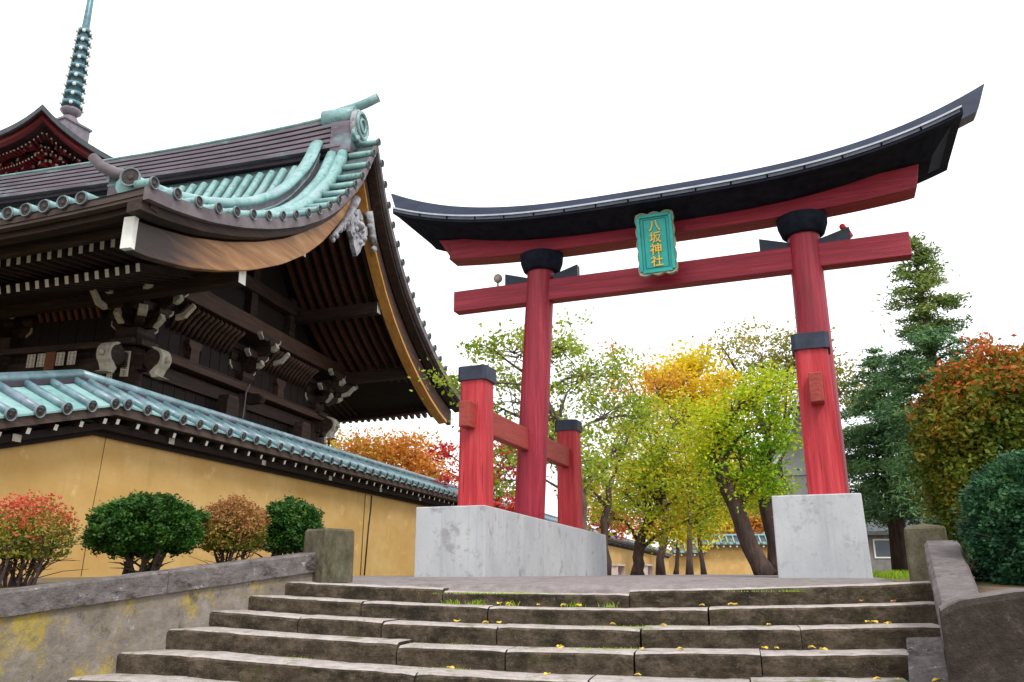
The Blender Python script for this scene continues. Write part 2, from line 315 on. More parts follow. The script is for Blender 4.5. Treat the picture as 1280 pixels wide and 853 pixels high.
# ------------------------------------------------------------------ stairs
_last = stairs = thing('stone_staircase', 'worn wide staircase of long stone blocks with moss and open joints', 'stairs', (.25, 6.4, -.7)); _last['world_xy'] = 1
def hz(zm, x): return zm+.07*min(1.3, ((x-.5)/2.7)**2)
SY = [7.15, 6.82, 6.48, 6.13, 5.78, 5.42]; SZ = [-.004, -.137, -.268, -.405, -.548, -.71]
SXL = [-2.1, -2.33, -2.57, -2.87, -3.13, -3.05]; SXR = [3.20, 3.03, 2.87, 2.60, 2.42, 2.25]
JT = [[-.61, .97], [-1.3, -.2, 1.51], [-1.77, -1.05, -.12, .95, 2.04], [-.87, -.05, .85, 1.67], [-2.45, -.68, .5, 1.5], [-2.2, -.9, .4, 1.4]]
for n in range(6):
    mb = MB(); xe = [SXL[n]-.25]+JT[n]+[SXR[n]+(.06 if n < 3 else 0)]
    for k in range(len(xe)-1):
        a, b = xe[k]+(.006 if k else 0), xe[k+1]-.006
        jz, jy = rng.uniform(-.012, .012), rng.uniform(-.015, .015)
        dz0 = rng.uniform(-.006, .006)
        nseg = max(3, int((b-a)/.09)); rings = []
        drop = .03 if (n == 0 and k == 1) else 0
        for i in range(nseg+1):
            x = a+(b-a)*i/nseg
            y = SY[n]-.27*(x-.25)+jy+.006*math.sin(9*x+n)+rng.uniform(-.005, .005)
            z = hz(SZ[n], x)+jz*.6+rng.uniform(-.0018, .0018)-drop+dz0*(i/nseg)
            e = .022+rng.uniform(-.006, .008)+(.02 if i in (0, nseg) else 0)
            nose = .025
            dx, dy = .26, .966
            P = [(0, -.26), (0, -.13), (-.004, -.10), (-.004, -e), (e*.45, -e*.35), (e*1.2, 0), (.2, .002+rng.uniform(-.003, .003)), (.48, .0), (.48, -.26)]
            rings.append([(x+dx*u*1.0, y+dy*u, z+w) for u, w in P])
        mb.loft(rings, 0, True, False)
    # top faces use a paler stone that paints in the light from above
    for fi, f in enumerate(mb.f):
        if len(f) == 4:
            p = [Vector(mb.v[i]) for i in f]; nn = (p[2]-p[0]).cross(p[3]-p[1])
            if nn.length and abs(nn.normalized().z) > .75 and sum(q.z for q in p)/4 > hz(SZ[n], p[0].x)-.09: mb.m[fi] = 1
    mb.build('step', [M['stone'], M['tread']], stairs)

# left parapet (flared)
LD = Vector((.677, .736, 0)); LNn = Vector((-.736, .677, 0)); LA = Vector((-2.10, 7.77, 0))
_last = lp = thing('stone_parapet', 'low weathered parapet with yellow lichen left of the stairs', 'parapet wall', (-3.2, 6.6, -.7)); _last['world_xy'] = 1
def ltop(u): return .292+.122*u
cop = MB(); bod = MB(); rc = []; rb = []
N_ = 46
for i in range(N_+1):
    u = .30-(4.4*i/N_)
    p = LA+LD*u; z = ltop(u)+rng.uniform(-.003, .003)
    j = rng.uniform(-.004, .004)
    rc.append([(p+LNn*a)+Vector((0, 0, z+b)) for a, b in ((-.035+j, -.18), (-.035+j, -.018), (-.018, 0), (.27, 0), (.29, -.02), (.29, -.18))])
    rb.append([(p+LNn*a)+Vector((0, 0, b)) for a, b in ((.0+j, z-.18), (0+j*.5, -.9), (.26, -.9), (.26, z-.18))])
for a, b in ((0, 15), (15, 31), (31, 46)):
    rr = rc[a:b+1]; rr = [[v+LD*(-.004 if q == 0 else 0) for v in r_] for q, r_ in enumerate(rr)]
    cop.loft(rr)
bod.loft(rb)
bod.build('wall_body', M['parapet'], lp); cop.build('coping', M['coping'], lp)
def post(name, label, c, rot, w, z0, z1, m, pk=.05):
    mb = MB(); h = w/2; e = .012
    rings = []
    for z, k in ((z0, 1), (z0+.12, 1.0), (z1-.10, .985), (z1-.02, .97), (z1, .88), (z1+pk, .06)):
        q = h*k; rings.append([(q, -q+e, z), (q, q-e, z), (q-e, q, z), (-q+e, q, z), (-q, q-e, z), (-q, -q+e, z), (-q+e, -q, z), (q-e, -q, z)])
    mb.loft(rings)
    t = mb.build(name, m, None); t.location = (c[0], c[1], 0); t.rotation_euler = (0, 0, rot)
    for v in t.data.vertices: v.co.z -= z0
    t.location.z = z0
    return tag(t, label, 'stone post')
post('stone_post', 'square greenish stone post at the head of the left parapet', (-1.80, 8.12), R(-42), .36, .05, .55, M['postgreen'], .012)
# right parapet
RD = Vector((.439, .8985, 0)); RNn = Vector((.8985, -.439, 0)); RA = Vector((3.25, 6.5, 0))
_last = rp = thing('stone_parapet', 'low purplish stone parapet sloping down right of the stairs', 'parapet wall', (2.8, 5.4, -.7)); _last['world_xy'] = 1
mb = MB(); rr = []; rb = []
for i in range(31):
    u = .35-2.85*i/30; p = RA+RD*u; z = .335+.155*u-.035*max(0, -u-1.4)+rng.uniform(-.004, .004); j = rng.uniform(-.004, .004)
    rr.append([p+RNn*a+Vector((0, 0, z+b)) for a, b in ((j, -.16), (j, -.03), (.025, 0), (.24-.04*min(1, i/30), 0), (.26-.04*min(1, i/30), -.03), (.26-.04*min(1, i/30), -.16))])
    rb.append([p+RNn*a+Vector((0, 0, b)) for a, b in ((.02+j, z-.16), (.02+j*.5, -.9), (.27, -.9), (.27, z-.16))])
mb.loft(rr); m2 = MB(); m2.loft(rb)
m2.build('wall_body', M['pier'], rp); mb.build('coping', M['pier_top'], rp)
st_ = MB()   # sloping string stone beside the lowest steps
rr = []
for i in range(16):
    u = -.92-1.7*i/15; p = RA+RD*u; z = -.285+.37*(u+.92)
    rr.append([p+RNn*a+Vector((0, 0, b)) for a, b in ((-.20, z-.5), (-.20, z-.01), (-.19, z), (.015, z+.01), (.015, z-.5))])
st_.loft(rr); st_.build('string_stone', M['coping'], rp)
post('stone_post', 'square mossy stone post behind the right parapet', (3.60, 7.17), R(-25), .33, .05, .52, M['postgreen'], .03)
pr = MB(); c0 = RA+RD*(-2.52)
rr = []
for a in np.linspace(0, 1, 15):
    zz = float(np.interp(a, (0, .12, .55, 1), (-.03, .015, .062, .03)))
    rr.append([c0+RNn*(a*.62-.0)+RD*b+Vector((0, 0, z)) for b, z in ((-.42, -.8), (-.42, zz-.035), (-.40, zz-.008), (-.36, zz), (-.02, zz), (0, zz-.02), (0, -.8))])
pr.loft(rr)
for fi, f in enumerate(pr.f):
    if len(f) == 4:
        p = [Vector(pr.v[k]) for k in f]; nn = (p[2]-p[0]).cross(p[3]-p[1])
        if nn.length and abs(nn.normalized().z) > .6: pr.m[fi] = 1  # upward faces take the paler copy, overhead light painted into the stone
o = pr.build('stone_pier', [M['pier'], M['pier_top']]); tag(o, 'massive round-topped stone pier at the foot of the right parapet', 'stone pier')

# ------------------------------------------------------------------ torii
TY = R(21); TO = (.1, 12.0, .085)
tor = thing('torii_gate', 'tall red torii gate with black curved top lintel on concrete blocks', 'torii gate', TO, -TY)
UC = 2.24
def rise(u, k=1.0): return .72*k*(abs(u-UC)/4.57)**3.2
for bx0, bx1 in ((-.27, .61), (3.72, 4.55)):
    mb = MB(); w = .02 if bx0 > 3 else .0
    ring = lambda z0, z1, ex: [(bx0-ex*.2, -2.72-ex*.3, z0), (bx1+ex, -2.72-ex*.3, z0), (bx1+ex, 2.70+ex, z1), (bx0-ex*.2, 2.70+ex, z1)]
    mb.loft([ring(-.1, -.1, w), ring(.88, .78, 0)])
    mb.build('concrete_plinth', M['concrete'], tor, bevel=.012)
for (a, b) in ((.15, .40), (4.30, 4.31)):
    mb = MB(); K = 14
    mb.tube([(a+(b-a)*(i/K), 0, .7+4.3*i/K) for i in range(K+1)], [.225-.012*i/K for i in range(K+1)], 28)
    pl = mb.build('pillar', M['red_post'], tor)
    mb = MB(); prof = [(.25, 4.70), (.29, 4.73), (.335, 4.86), (.345, 4.98), (.30, 5.0)]
    rings = [[(b+r*math.cos(2*math.pi*k/28), r*math.sin(2*math.pi*k/28), z) for k in range(28)] for r, z in prof]
    mb.loft(rings, smooth=True); mb.build('capital_ring', M['black'], pl)
    for v in (-2.0, 2.0):
        mb = MB(); c = a+(.03 if a < 1 else -.06); h = .175; e = .045
        oc = lambda h, z: [(c+h, v-h+e, z), (c+h, v+h-e, z), (c+h-e, v+h, z), (c-h+e, v+h, z), (c-h, v+h-e, z), (c-h, v-h+e, z), (c-h+e, v-h, z), (c+h-e, v-h, z)]
        mb.loft([oc(.185, .6), oc(.18, 1.5), oc(.172, 2.55)])
        sp = mb.build('support_post', M['red_support'], tor, bevel=.006)
        mb = MB(); mb.loft([oc(.20, 2.50), oc(.20, 2.68), oc(.05, 2.72)]); mb.build('cap', M['cap_metal'], sp)
    mb = MB(); c = a+(.02 if a < 1 else -.05)
    mb.box(c-.07, c+.07, -2.38, 2.34, 1.87, 2.19); mb.build('tie_beam', M['tie'], tor, bevel=.01)
    for sgn in (-1, 1):
        mb = MB(); x0 = b+sgn*.20; x1 = b+sgn*.60
        poly = [(x0, 4.545), (x1, 4.545), (x1, 4.74), (x0, 4.62)]
        mb.prism(poly, lambda u, w, q: (u, q, w), -.07, .07); mb.build('wedge', M['cap_metal'], tor)
mb = MB(); mb.box(-1.08, 5.63, -.11, .11, 4.20, 4.54); mb.build('lower_lintel', M['red_beam'], tor, bevel=.008)
# shimagi
mb = MB(); rr = []
for i in range(41):
    u = -1.34+(7.20)*i/40; t = abs(u-UC)/3.6
    zb, zt = 4.975+.15*t**3, 5.33+.13*t**3
    rr.append([(u, -.18, zb), (u, .18, zb), (u, .18, zt), (u, -.18, zt)])
for p in range(4):
    x, y, z = rr[0][p]; rr[0][p] = (x+(.22 if p < 2 else 0), y, z)
    x, y, z = rr[-1][p]; rr[-1][p] = (x-(.06 if p < 2 else 0), y, z)
mb.loft(rr); mb.build('upper_lintel', M['red_beam'], tor, bevel=.008)
# kasagi body
mb = MB(); rr = []
for i in range(49):
    f = i/48; u0 = UC-4.0+8.0*f
    z0 = 5.30+.72*.42*(abs(u0-UC)/4.57)**3
    zt = 5.26+rise(u0)
    sh = 1-.065*0
    rr.append([(UC+(u0-UC)*.945, -.26, min(z0, zt-.1)), (UC+(u0-UC)*.945, .26, min(z0, zt-.1)), (u0, .62, zt), (u0, -.62, zt)])
mb.loft(rr); mb.build('top_beam', M['black'], tor)
mb = MB(); rr = []
for i in range(61):
    u = UC-4.12+8.24*i/60; z = rise(u)
    rr.append([(u, v, z+w) for v, w in ((-.80, 5.245), (-.80, 5.335), (-.13, 5.50), (.13, 5.50), (.80, 5.335), (.80, 5.245), (.60, 5.262), (-.60, 5.262))])
mb.loft(rr, 0); rf = mb.build('roof_sheet', M['black'], tor)
mb = MB(); n = 17
for i in range(n):           # pale folded sheets along each slope
    ua, ub = UC-4.10+8.2*i/n+.012, UC-4.10+8.2*(i+1)/n-.012
    for sg in (-1, 1):
        r2 = []
        for q in range(5):
            u = ua+(ub-ua)*q/4; z = rise(u)
            r2.append([(u, sg*.812, 5.285+z), (u, sg*.812, 5.350+z), (u, sg*.15, 5.513+z), (u, sg*.15, 5.495+z)])
        mb.loft(r2)
mb.build('eave_sheet', M['sheet'], rf)
mb = MB()
for sg in (-1, 1): mb.loft([[(u, sg*.818, 5.33+rise(u)), (u, sg*.832, 5.33+rise(u)), (u, sg*.832, 5.356+rise(u)), (u, sg*.80, 5.362+rise(u))] for u in np.linspace(UC-4.11, UC+4.11, 61)])
mb.build('lip_strip', M['palemetal'], rf)
mb = MB()
for i in range(1, n):
    u = UC-4.10+8.2*i/n; z = rise(u)
    for sg in (-1, 1): mb.tube([(u, sg*.825, 5.30+z), (u, sg*.82, 5.36+z), (u, sg*.15, 5.522+z)], .011, 5)
mb.build('seam', M['black'], rf)
mb = MB(); rr = []
for i in range(61):
    u = UC-4.57+9.14*i/60; z = rise(u); f = abs(u-UC)/4.57
    zb = 5.51+z-.04*f**6
    us = u
    rr.append([(UC+(u-UC)*(1-.025*(1 if i in (0, 60) else 0)), -.13, zb), (UC+(u-UC)*(1-.025*(1 if i in (0, 60) else 0)), .13, zb), (us, .13, 5.80+z), (us, .03, 5.84+z), (us, -.03, 5.84+z), (us, -.13, 5.80+z)])
mb.loft(rr, 0); mb.build('ridge_cap', M['bluemetal'], tor)

# name plaque
def local(o, x, y, z):
    m = Matrix.Translation(Vector(o.location)) @ Matrix.Rotation(o.rotation_euler.z, 4, 'Z'); return m @ Vector((x, y, z-o.location.z))
pw = local(tor, 2.31, -.36, 4.28)
sign = thing('shrine_name_plaque', 'green plaque with scalloped frame and gold lettering hung between the lintels', 'plaque', pw, -TY)
sign.rotation_euler = (R(9), 0, -TY)
def scallop(w, h, n=60, amp=.022):
    out = []
    for i in range(n*4):
        s, f = divmod(i, n); f /= n
        k = 3 if s % 2 == 0 else 5
        b = amp*(abs(math.sin(math.pi*k*f))-.5)*(1.4 if s % 2 == 0 else .9)
        x, y = [(-w+2*w*f, -h-b), (w+b, -h+2*h*f), (w-2*w*f, h+b), (-w-b, h-2*h*f)][s]
        out.append((x, y+h))
    return out
mb = MB(); so_ = scallop(.275, .46)
inner = [(max(-.215, min(.215, x)), max(.065, min(.855, y))) for x, y in so_]
mb.loft([[(x, 0.0, y) for x, y in so_], [(x, -.05, y) for x, y in so_], [(x*.985, -.075, .46+(y-.46)*.985) for x, y in so_], [(x, -.045, y) for x, y in inner]], 0, caps=True)
mb.build('frame', M['sign_edge'], sign, off=False)
mb = MB()
for x0, x1, z0, z1 in ((-.255, -.212, .06, .86), (.212, .255, .06, .86), (-.212, .212, .03, .068), (-.212, .212, .85, .89)): mb.box(x0, x1, -.083, -.03, z0, z1)
mb.build('border', M['sign_green'], sign, off=False)
mb = MB(); mb.box(-.205, .205, -.056, -.046, .07, .85); mb.build('panel', M['sign_green'], sign, off=False)
mb = MB()
for x in (-.165, .165): mb.box(x-.004, x+.004, -.062, -.055, .10, .82)
for z in (.10, .82): mb.box(-.161, .161, -.062, -.055, z-.004, z+.004)
mb.build('line', M['sign_line'], sign, off=False)
for i, ch in enumerate('八坂神社'):
    cu = bpy.data.curves.new('character', 'FONT'); cu.body = ch; cu.size = .175; cu.extrude = .006; cu.align_x = 'CENTER'; cu.offset = .002
    t_ = bpy.data.objects.new('tmp', cu); C.objects.link(t_); bpy.context.view_layer.update()
    me = bpy.data.meshes.new_from_object(t_.evaluated_get(bpy.context.evaluated_depsgraph_get()))
    bpy.data.objects.remove(t_); me.name = 'character'; me.materials.clear(); me.materials.append(M['gold'])
    o = bpy.data.objects.new('character', me); C.objects.link(o); o.parent = sign
    o.rotation_euler = (R(90), 0, 0); o.location = (0, -.066, .655-.175*i)
# lamps on the nuki
lw = local(tor, -.35, 0, 4.54)
l1 = thing('round_lamp', 'small round glass lamp standing on the left end of the red lower lintel', 'lamp', lw)
mb = MB(); mb.tube([(0, 0, 0), (0, 0, .10)], .014, 8); mb.build('stem', M['red_beam'], l1, off=False)
mb = MB(); mb.sphere((0, 0, .17), .075, 14); mb.build('globe', M['lamp'], l1, off=False)
lw = local(tor, 4.87, 0, 4.54)
l2 = thing('signal_lamp', 'small red hooded lamp perched on the right end of the red lower lintel', 'lamp', lw)
mb = MB(); mb.tube([(0, 0, 0), (0, 0, .06)], .018, 8); mb.build('stem', M['beacon'], l2, off=False)
mb = MB(); mb.tube([(.05, -.03, .06), (.02, -.02, .10), (0, 0, .17), (-.03, .02, .24)], [.035, .05, .05, .03], 10); mb.sphere((-.035, .02, .24), .045, 10); mb.build('lamp_head', M['beacon'], l2, off=False)

# ------------------------------------------------------------------ temple hall
HO = (-5.85, 11.71, .085); HY = R(14)
hall = thing('temple_hall', 'large dark timber temple hall with sweeping green copper tiled gable roof', 'temple hall', HO, -HY)
PF = [(0, 11.75), (.3, 11.25), (.65, 10.6), (1.0, 10.1), (1.3, 9.78), (2, 9.05), (2.75, 8.45), (3.75, 7.82), (4.8, 7.30), (5.84, 6.87), (6.9, 6.52), (7.9, 6.29), (8.5, 6.2)]
def zp(d):
    d = abs(d)
    for (a, za), (b, zb) in zip(PF, PF[1:]):
        if d <= b: 
            return za+(zb-za)*(d-a)/(b-a)
    return PF[-1][1]-.12*(d-8.5)
_dd = np.linspace(0, 8.6, 173); _zz = np.array([zp(d) for d in _dd])
_k = np.hanning(15); _k /= _k.sum(); _zs = np.convolve(np.pad(_zz, 7, mode='reflect', reflect_type='odd'), _k, 'valid')
def zs(d): return float(np.interp(abs(d), _dd, _zs))
def drop(x): return -.5*(1-math.exp(min(x, 0)/4.0))
XE = -16.0; AP = 8.5
yl = [AP-8.55+17.1*i/152 for i in range(153)]
xl = [0.02, -.3, -.7, -1.2, -1.8, -2.5, -3.3, -4.3, -5.5, -7, -9, -12, -16]
mb = MB(); nn = len(yl)
for x in xl:
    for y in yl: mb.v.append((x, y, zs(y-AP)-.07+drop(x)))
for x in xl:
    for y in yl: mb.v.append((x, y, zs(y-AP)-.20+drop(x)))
T = len(xl)*nn
for a in range(len(xl)-1):
    for b in range(nn-1):
        i = a*nn+b
        mb.f.append((i, i+1, i+nn+1, i+nn)); mb.m.append(0); mb.s.append(True)
        mb.f.append((T+i, T+i+nn, T+i+nn+1, T+i+1)); mb.m.append(1); mb.s.append(True)
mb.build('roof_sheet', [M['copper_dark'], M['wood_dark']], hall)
# fascia along verge and eaves
def vsweep(mb, x0, x1, o0, o1, y0=-.05, y1=17.05, m=0, mcap=None, n=76, dr=True):
    rr = []
    for i in range(n+1):
        y = y0+(y1-y0)*i/n; z = zs(y-AP)
        a = o0(y) if callable(o0) else o0; b = o1(y) if callable(o1) else o1
        da, db = (drop(x0), drop(x1)) if dr else (0, 0)
        rr.append([(x0, y, z+a+da), (x1, y, z+a+db), (x1, y, z+b+db), (x0, y, z+b+da)])
    mb.loft(rr, m, mcap=mcap)
mb = MB(); vsweep(mb, -.06, .05, -.30, -.065); mb.build('verge_fascia', M['fascia'], hall)
mb = MB(); vsweep(mb, -.34, -.08, -.46, -.26); mb.build('verge_board', M['wood'], hall)
mb = MB(); vsweep(mb, -.52, -.36, lambda y: -1.02-.10*math.sin(math.pi*min(max((y)/8.0, 0), 1))**.7, -.50, .24, 8.32)
bg1 = mb.build('bargeboard', M['barge'], hall, bevel=.015); bg1['label'] = 'broad weathered bargeboard on the near slope'
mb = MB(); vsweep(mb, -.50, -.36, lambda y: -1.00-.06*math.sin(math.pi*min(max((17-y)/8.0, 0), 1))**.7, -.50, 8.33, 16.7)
bg2 = mb.build('bargeboard', M['wood_mid'], hall, bevel=.01); bg2['label'] = 'far-slope bargeboard darkened to look shaded, golden bounce light painted on its under edge'  # darker wood than the near board, shade put into the colour
mb = MB(); vsweep(mb, -.64, -.34, lambda y: -1.10-.06*math.sin(math.pi*min(max((17-y)/8.0, 0), 1))**.7, lambda y: -1.0-.06*math.sin(math.pi*min(max((17-y)/8.0, 0), 1))**.7, 8.2, 16.2)
mb.build('under_edge', M['barge_bounce'], bg2, bevel=.01)
mb = MB(); mb.box(-.53, -.33, .14, .24, 5.17, 5.72); mb.build('board_end', M['white'], bg1, off=True)
mb = MB(); vsweep(mb, -.62, -.54, -.62, -.47, .3, 16.7); mb.build('inner_board', M['wood'], hall)
# eaves boards
def xsweep(mb, y0, y1, z0, z1, x0=-.05, x1=XE, m=0, n=30):
    rr = []
    for i in range(n+1):
        x = x0+(x1-x0)*(i/n)**1.6; rr.append([(x, y0, z0+drop(x)), (x, y1, z0+drop(x)), (x, y1, z1+drop(x)), (x, y0, z1+drop(x))])
    mb.loft(rr, m)
for sgn, Y0 in ((1, 0), (-1, 17)):
    mb = MB()
    f = lambda a, b, c, d, x0=-.06: xsweep(mb, Y0+sgn*a, Y0+sgn*b, c, d, x0)
    f(-.03, .10, 5.94, 6.13); mb.build('eave_fascia', M['fascia_brown'], hall)
    mb = MB(); f(.14, .34, 5.84, 5.99); f(.60, .72, 5.78, 5.92, -.6); mb.build('eave_board', M['wood_x'], hall)
# round tile rolls
def disc(mb, c, n, r, m):   # short capped cylinder
    c = Vector(c); n = Vector(n).normalized(); k = .55 if r > .1 else .4
    u_ = n.orthogonal().normalized(); w_ = n.cross(u_)
    mb.loft([[c+n*a+(u_*math.cos(t)+w_*math.sin(t))*(r*q) for t in np.linspace(0, 2*math.pi, 19)[:-1]] for a, q in ((-.01, .97), (.05*k, 1), (.06*k, .97), (.055*k, .86), (.02*k, .82))], m+1, mcap=m)
    mb.tube([c+n*.015*k, c+n*.035*k, c+n*.035*k], [r*.34, r*.30, r*.01], 10, m, mcap=m)
mb = MB(); md = MB()
x = -.62
def sf(d): return 1-.62*(min(abs(d), 8.5)/8.5)**1.0
def kx(d): return -.25-1.45*sf(d)      # line of the descending ridge
xr = -.50
while xr > -9.5:
    dmin = .55
    for sg in (-1, 1):
        ds = [d for d in np.linspace(8.56, .27, 76) if xr < kx(d)-.12]
        if len(ds) > 2:
            mb.tube([(xr, AP+sg*d, zs(d)+.01+drop(xr)) for d in ds], .105, 8)
            if ds[0] > 8.5 and (sg < 0 or xr > -5):
                md = MB(); disc(md, (xr, AP+sg*8.57, zs(8.5)-.03+drop(xr)), (0, sg, -.1), .115, 0); md.build('eave_tile_disc', [M['tile_disc'], M['tile_rim']], hall)
    xr -= .36
while xr > XE:
    for sg in (-1, 1): mb.tube([(xr, AP+sg*d, zs(d)-.03+drop(xr)) for d in np.linspace(8.56, .55, 16)], .085, 6)
    xr -= .36
mb.build('roof_roll', M['copper'], hall)
# verge transverse tiles
mb = MB(); md = MB()
arc = [0]; dd = np.linspace(0, 8.5, 800); zz = np.array([zs(d) for d in dd]); L_ = np.concatenate([[0], np.cumsum(np.hypot(np.diff(dd), np.diff(zz)))])
tot = L_[-1]; nt = int(tot/.56)
for sg in (-1, 1):
    for i in range(nt+1):
        d = float(np.interp(tot-.0-i*tot/nt, L_, dd))
        if sg == 1 and i == nt: continue
        w = .66*sf(d); z = zs(d)+.01
        mb = MB(); mb.tube([(-w, AP+sg*d, z-.02), (.06, AP+sg*d, z-.02)], .085, 10); vt = mb.build('verge_tile', M['copper'], hall)
        md = MB(); disc(md, (.06, AP+sg*d, z-.02), (1, 0, 0), .108, 0); md.build('tile_disc', [M['tile_disc'], M['tile_rim']], vt)
# big rolls and descending ridges beside the verge
for sg in (-1, 1):
    for base, r in ((.84, .17), (1.20, .17)):
        mb = MB(); mb.tube([(-.08-base*sf(d)*.95, AP+sg*d, zs(d)+.05+drop(-1)*.3) for d in np.linspace(8.5, .25, 44)], [r*(.8+.2*sf(d)) for d in np.linspace(8.5, .25, 44)], 10)
        mb.build('verge_roll', M['copper'], hall)
    mb = MB(); rr = []; r2 = []; r3 = []
    for d in np.linspace(8.35, .35, 50):
        x = kx(d); z = zs(d)+drop(x)*.5; h = .34+.34*(1-min(d, 8.5)/8.5)
        rr.append([(x-.13, AP+sg*d, z-.12), (x+.13, AP+sg*d, z-.12), (x+.13, AP+sg*d, z+h), (x-.13, AP+sg*d, z+h)])
        r2.append([(x+.21*math.cos(t), AP+sg*d, z+h+.14*math.sin(t)-.01) for t in np.linspace(0, 2*math.pi, 13)[:-1]])
        r3.append([(x-.15, AP+sg*d, z+h*.45), (x+.15, AP+sg*d, z+h*.45), (x+.15, AP+sg*d, z+h*.45+.04), (x-.15, AP+sg*d, z+h*.45+.04)])
    mb.loft(rr, 0); mb.loft(r3, 1); mb.loft(r2, 1, smooth=True)
    dr_ = mb.build('descending_ridge', [M['ridge'], M['copper']], hall)
    mb = MB(); x = kx(8.5); z = 6.38; y = AP+sg*8.45
    disc(mb, (x+.45, y+sg*.10, z-.06), (.25, sg, 0), .17, 1)
    mb.tube([(x+.35, y-sg*.1, z+.05), (x+.05, y+sg*.0, z+.12), (x-.22, y+sg*.02, z+.26), (x-.42, y+sg*.03, z+.46)], [.10, .10, .095, .085], 12, 0, mcap=1)
    mb.build('finial', [M['fascia'], M['tile_disc'], M['tile_rim']], dr_)
# main ridge
mb = MB(); 
def zt_(z, x): f = (z-11.55)/1.3; return z+drop(x)*(.5+.8*f)
def rring(x, hw, z0, z1): return [(x, AP-hw, z0), (x, AP+hw, z0), (x, AP+hw, z1), (x, AP-hw, z1)]
xsr = [-.95, -1.3, -1.8, -2.5, -3.3, -4.3, -5.5, -7, -9, -12, -15.2]
mb.loft([rring(x, .19, zt_(11.45, x), zt_(12.78, x)) for x in xsr], 0)
for k in range(5):
    z = 11.86+k*.185; hw = .30-.012*k
    mb.loft([rring(x, hw, zt_(z, x), zt_(z+.11, x)) for x in xsr], 1)
mb.loft([rring(x, .36, zt_(11.62, x), zt_(11.76, x)) for x in xsr], 1)
mb.loft([[(x, AP+.27*math.cos(t), zt_(12.80+.10*math.sin(t), x)) for t in np.linspace(0, 2*math.pi, 13)[:-1]] for x in xsr], 2, smooth=True)
mr_ = mb.build('main_ridge', [M['ridge_dark'], M['ridge'], M['copper']], hall)
mb = MB()
mb.box(-1.25, -.62, AP-.34, AP+.34, 11.35, 12.35, 0)
mb.loft([[(x, AP+.36*math.cos(t), 12.62+.30*math.sin(t)) for t in np.linspace(0, 2*math.pi, 15)[:-1]] for x in (-1.6, -.62)], 1, smooth=True)
mb.tube([(-1.2, AP, 12.85), (-.75, AP, 12.95), (-.4, AP, 13.04), (-.02, AP, 13.18)], [.15, .14, .135, .13], 12, 1, mcap=2)
mb.build('ridge_end', [M['ridge'], M['copper'], M['tile_disc']], mr_)
mb = MB()   # ring ornament on the ridge end
mb.loft([[(x, AP+.46*math.cos(t)*k, 12.28+.52*math.sin(t)*k) for t in np.linspace(0, 2*math.pi, 21)[:-1]] for x, k in ((-.62, 1), (-.52, 1), (-.48, .93))], 0, smooth=False)
ang = np.linspace(0, 2*math.pi, 21)
mb.tube([(-.46, AP+.34*math.cos(t), 12.32+.38*math.sin(t)) for t in ang], .055, 8, 1, caps=False)
mb.tube([(-.44, AP+.17*math.cos(t), 12.32+.19*math.sin(t)) for t in ang], .035, 8, 1, caps=False)
for sg in (-1, 1): mb.tube([(-.5, AP+sg*.2, 11.85), (-.45, AP+sg*.45, 11.65), (-.42, AP+sg*.62, 11.70), (-.42, AP+sg*.62, 11.85)], [.09, .07, .06, .04], 8, 1)
mb.build('ring_ornament', [M['carved'], M['copper']], mr_)
# rafters
def rafter(pts, w, h, mcap, m):
    mb = MB(); rr = []
    for i, p in enumerate(pts):
        p = Vector(p); d = (Vector(pts[min(i+1, len(pts)-1)])-Vector(pts[max(0, i-1)])).normalized(); u = d.cross(Vector((0, 0, 1))).normalized(); n = u.cross(d)
        rr.append([p+u*(w/2*a)+n*(h/2*b) for a, b in ((-1, -1), (1, -1), (1, 1), (-1, 1))])
    mb.loft(rr, 0, caps=True, mcap=mcap); return mb.build('rafter', m, hall)
WM = [M['wood'], M['white']]
for i in range(28):
    x = -1.55-.222*i; dz = drop(x)
    rafter([(x, 1.10, 5.93+dz), (x, 3.2, 6.20+dz)], .085, .155, 1, WM)
    rafter([(x-.05, 1.85, 5.76+dz), (x-.05, 4.4, 6.50+dz)], .085, .155, 1, WM)
for i in range(9):
    x = -.86-.30*i
    rafter([(x, AP+d, zs(d)-.56+drop(x)*.5) for d in np.linspace(.3, 5.2, 18)], .09, .17, 0, [M['wood_red'], M['white']])
    if i % 2 == 0: rafter([(x, AP-d, zs(d)-.56+drop(x)*.5) for d in np.linspace(.3, 5.2, 18)], .09, .17, 0, [M['wood_red'], M['white']])
for i in range(21):
    x = -.75-.245*i
    rafter([(x, AP+d, 5.80+(8.3-d)*.28+drop(x)*.35) for d in (8.66, 6.9, 4.9)], .10, .15, 0, [M['wood_mid'], M['white']])
# soffit planks
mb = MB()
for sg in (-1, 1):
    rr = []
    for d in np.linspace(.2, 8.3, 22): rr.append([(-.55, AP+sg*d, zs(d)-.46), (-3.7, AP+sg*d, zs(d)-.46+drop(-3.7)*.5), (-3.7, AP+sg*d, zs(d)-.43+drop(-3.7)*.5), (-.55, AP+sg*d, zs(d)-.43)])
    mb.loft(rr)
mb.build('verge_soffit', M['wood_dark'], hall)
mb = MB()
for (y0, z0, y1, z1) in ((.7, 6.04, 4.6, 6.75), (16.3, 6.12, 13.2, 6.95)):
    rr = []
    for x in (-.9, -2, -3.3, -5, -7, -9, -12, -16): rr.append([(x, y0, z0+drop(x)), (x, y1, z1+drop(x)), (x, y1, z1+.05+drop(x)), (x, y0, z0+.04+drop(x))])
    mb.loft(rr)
mb.build('eave_soffit', M['wood_dark'], hall)
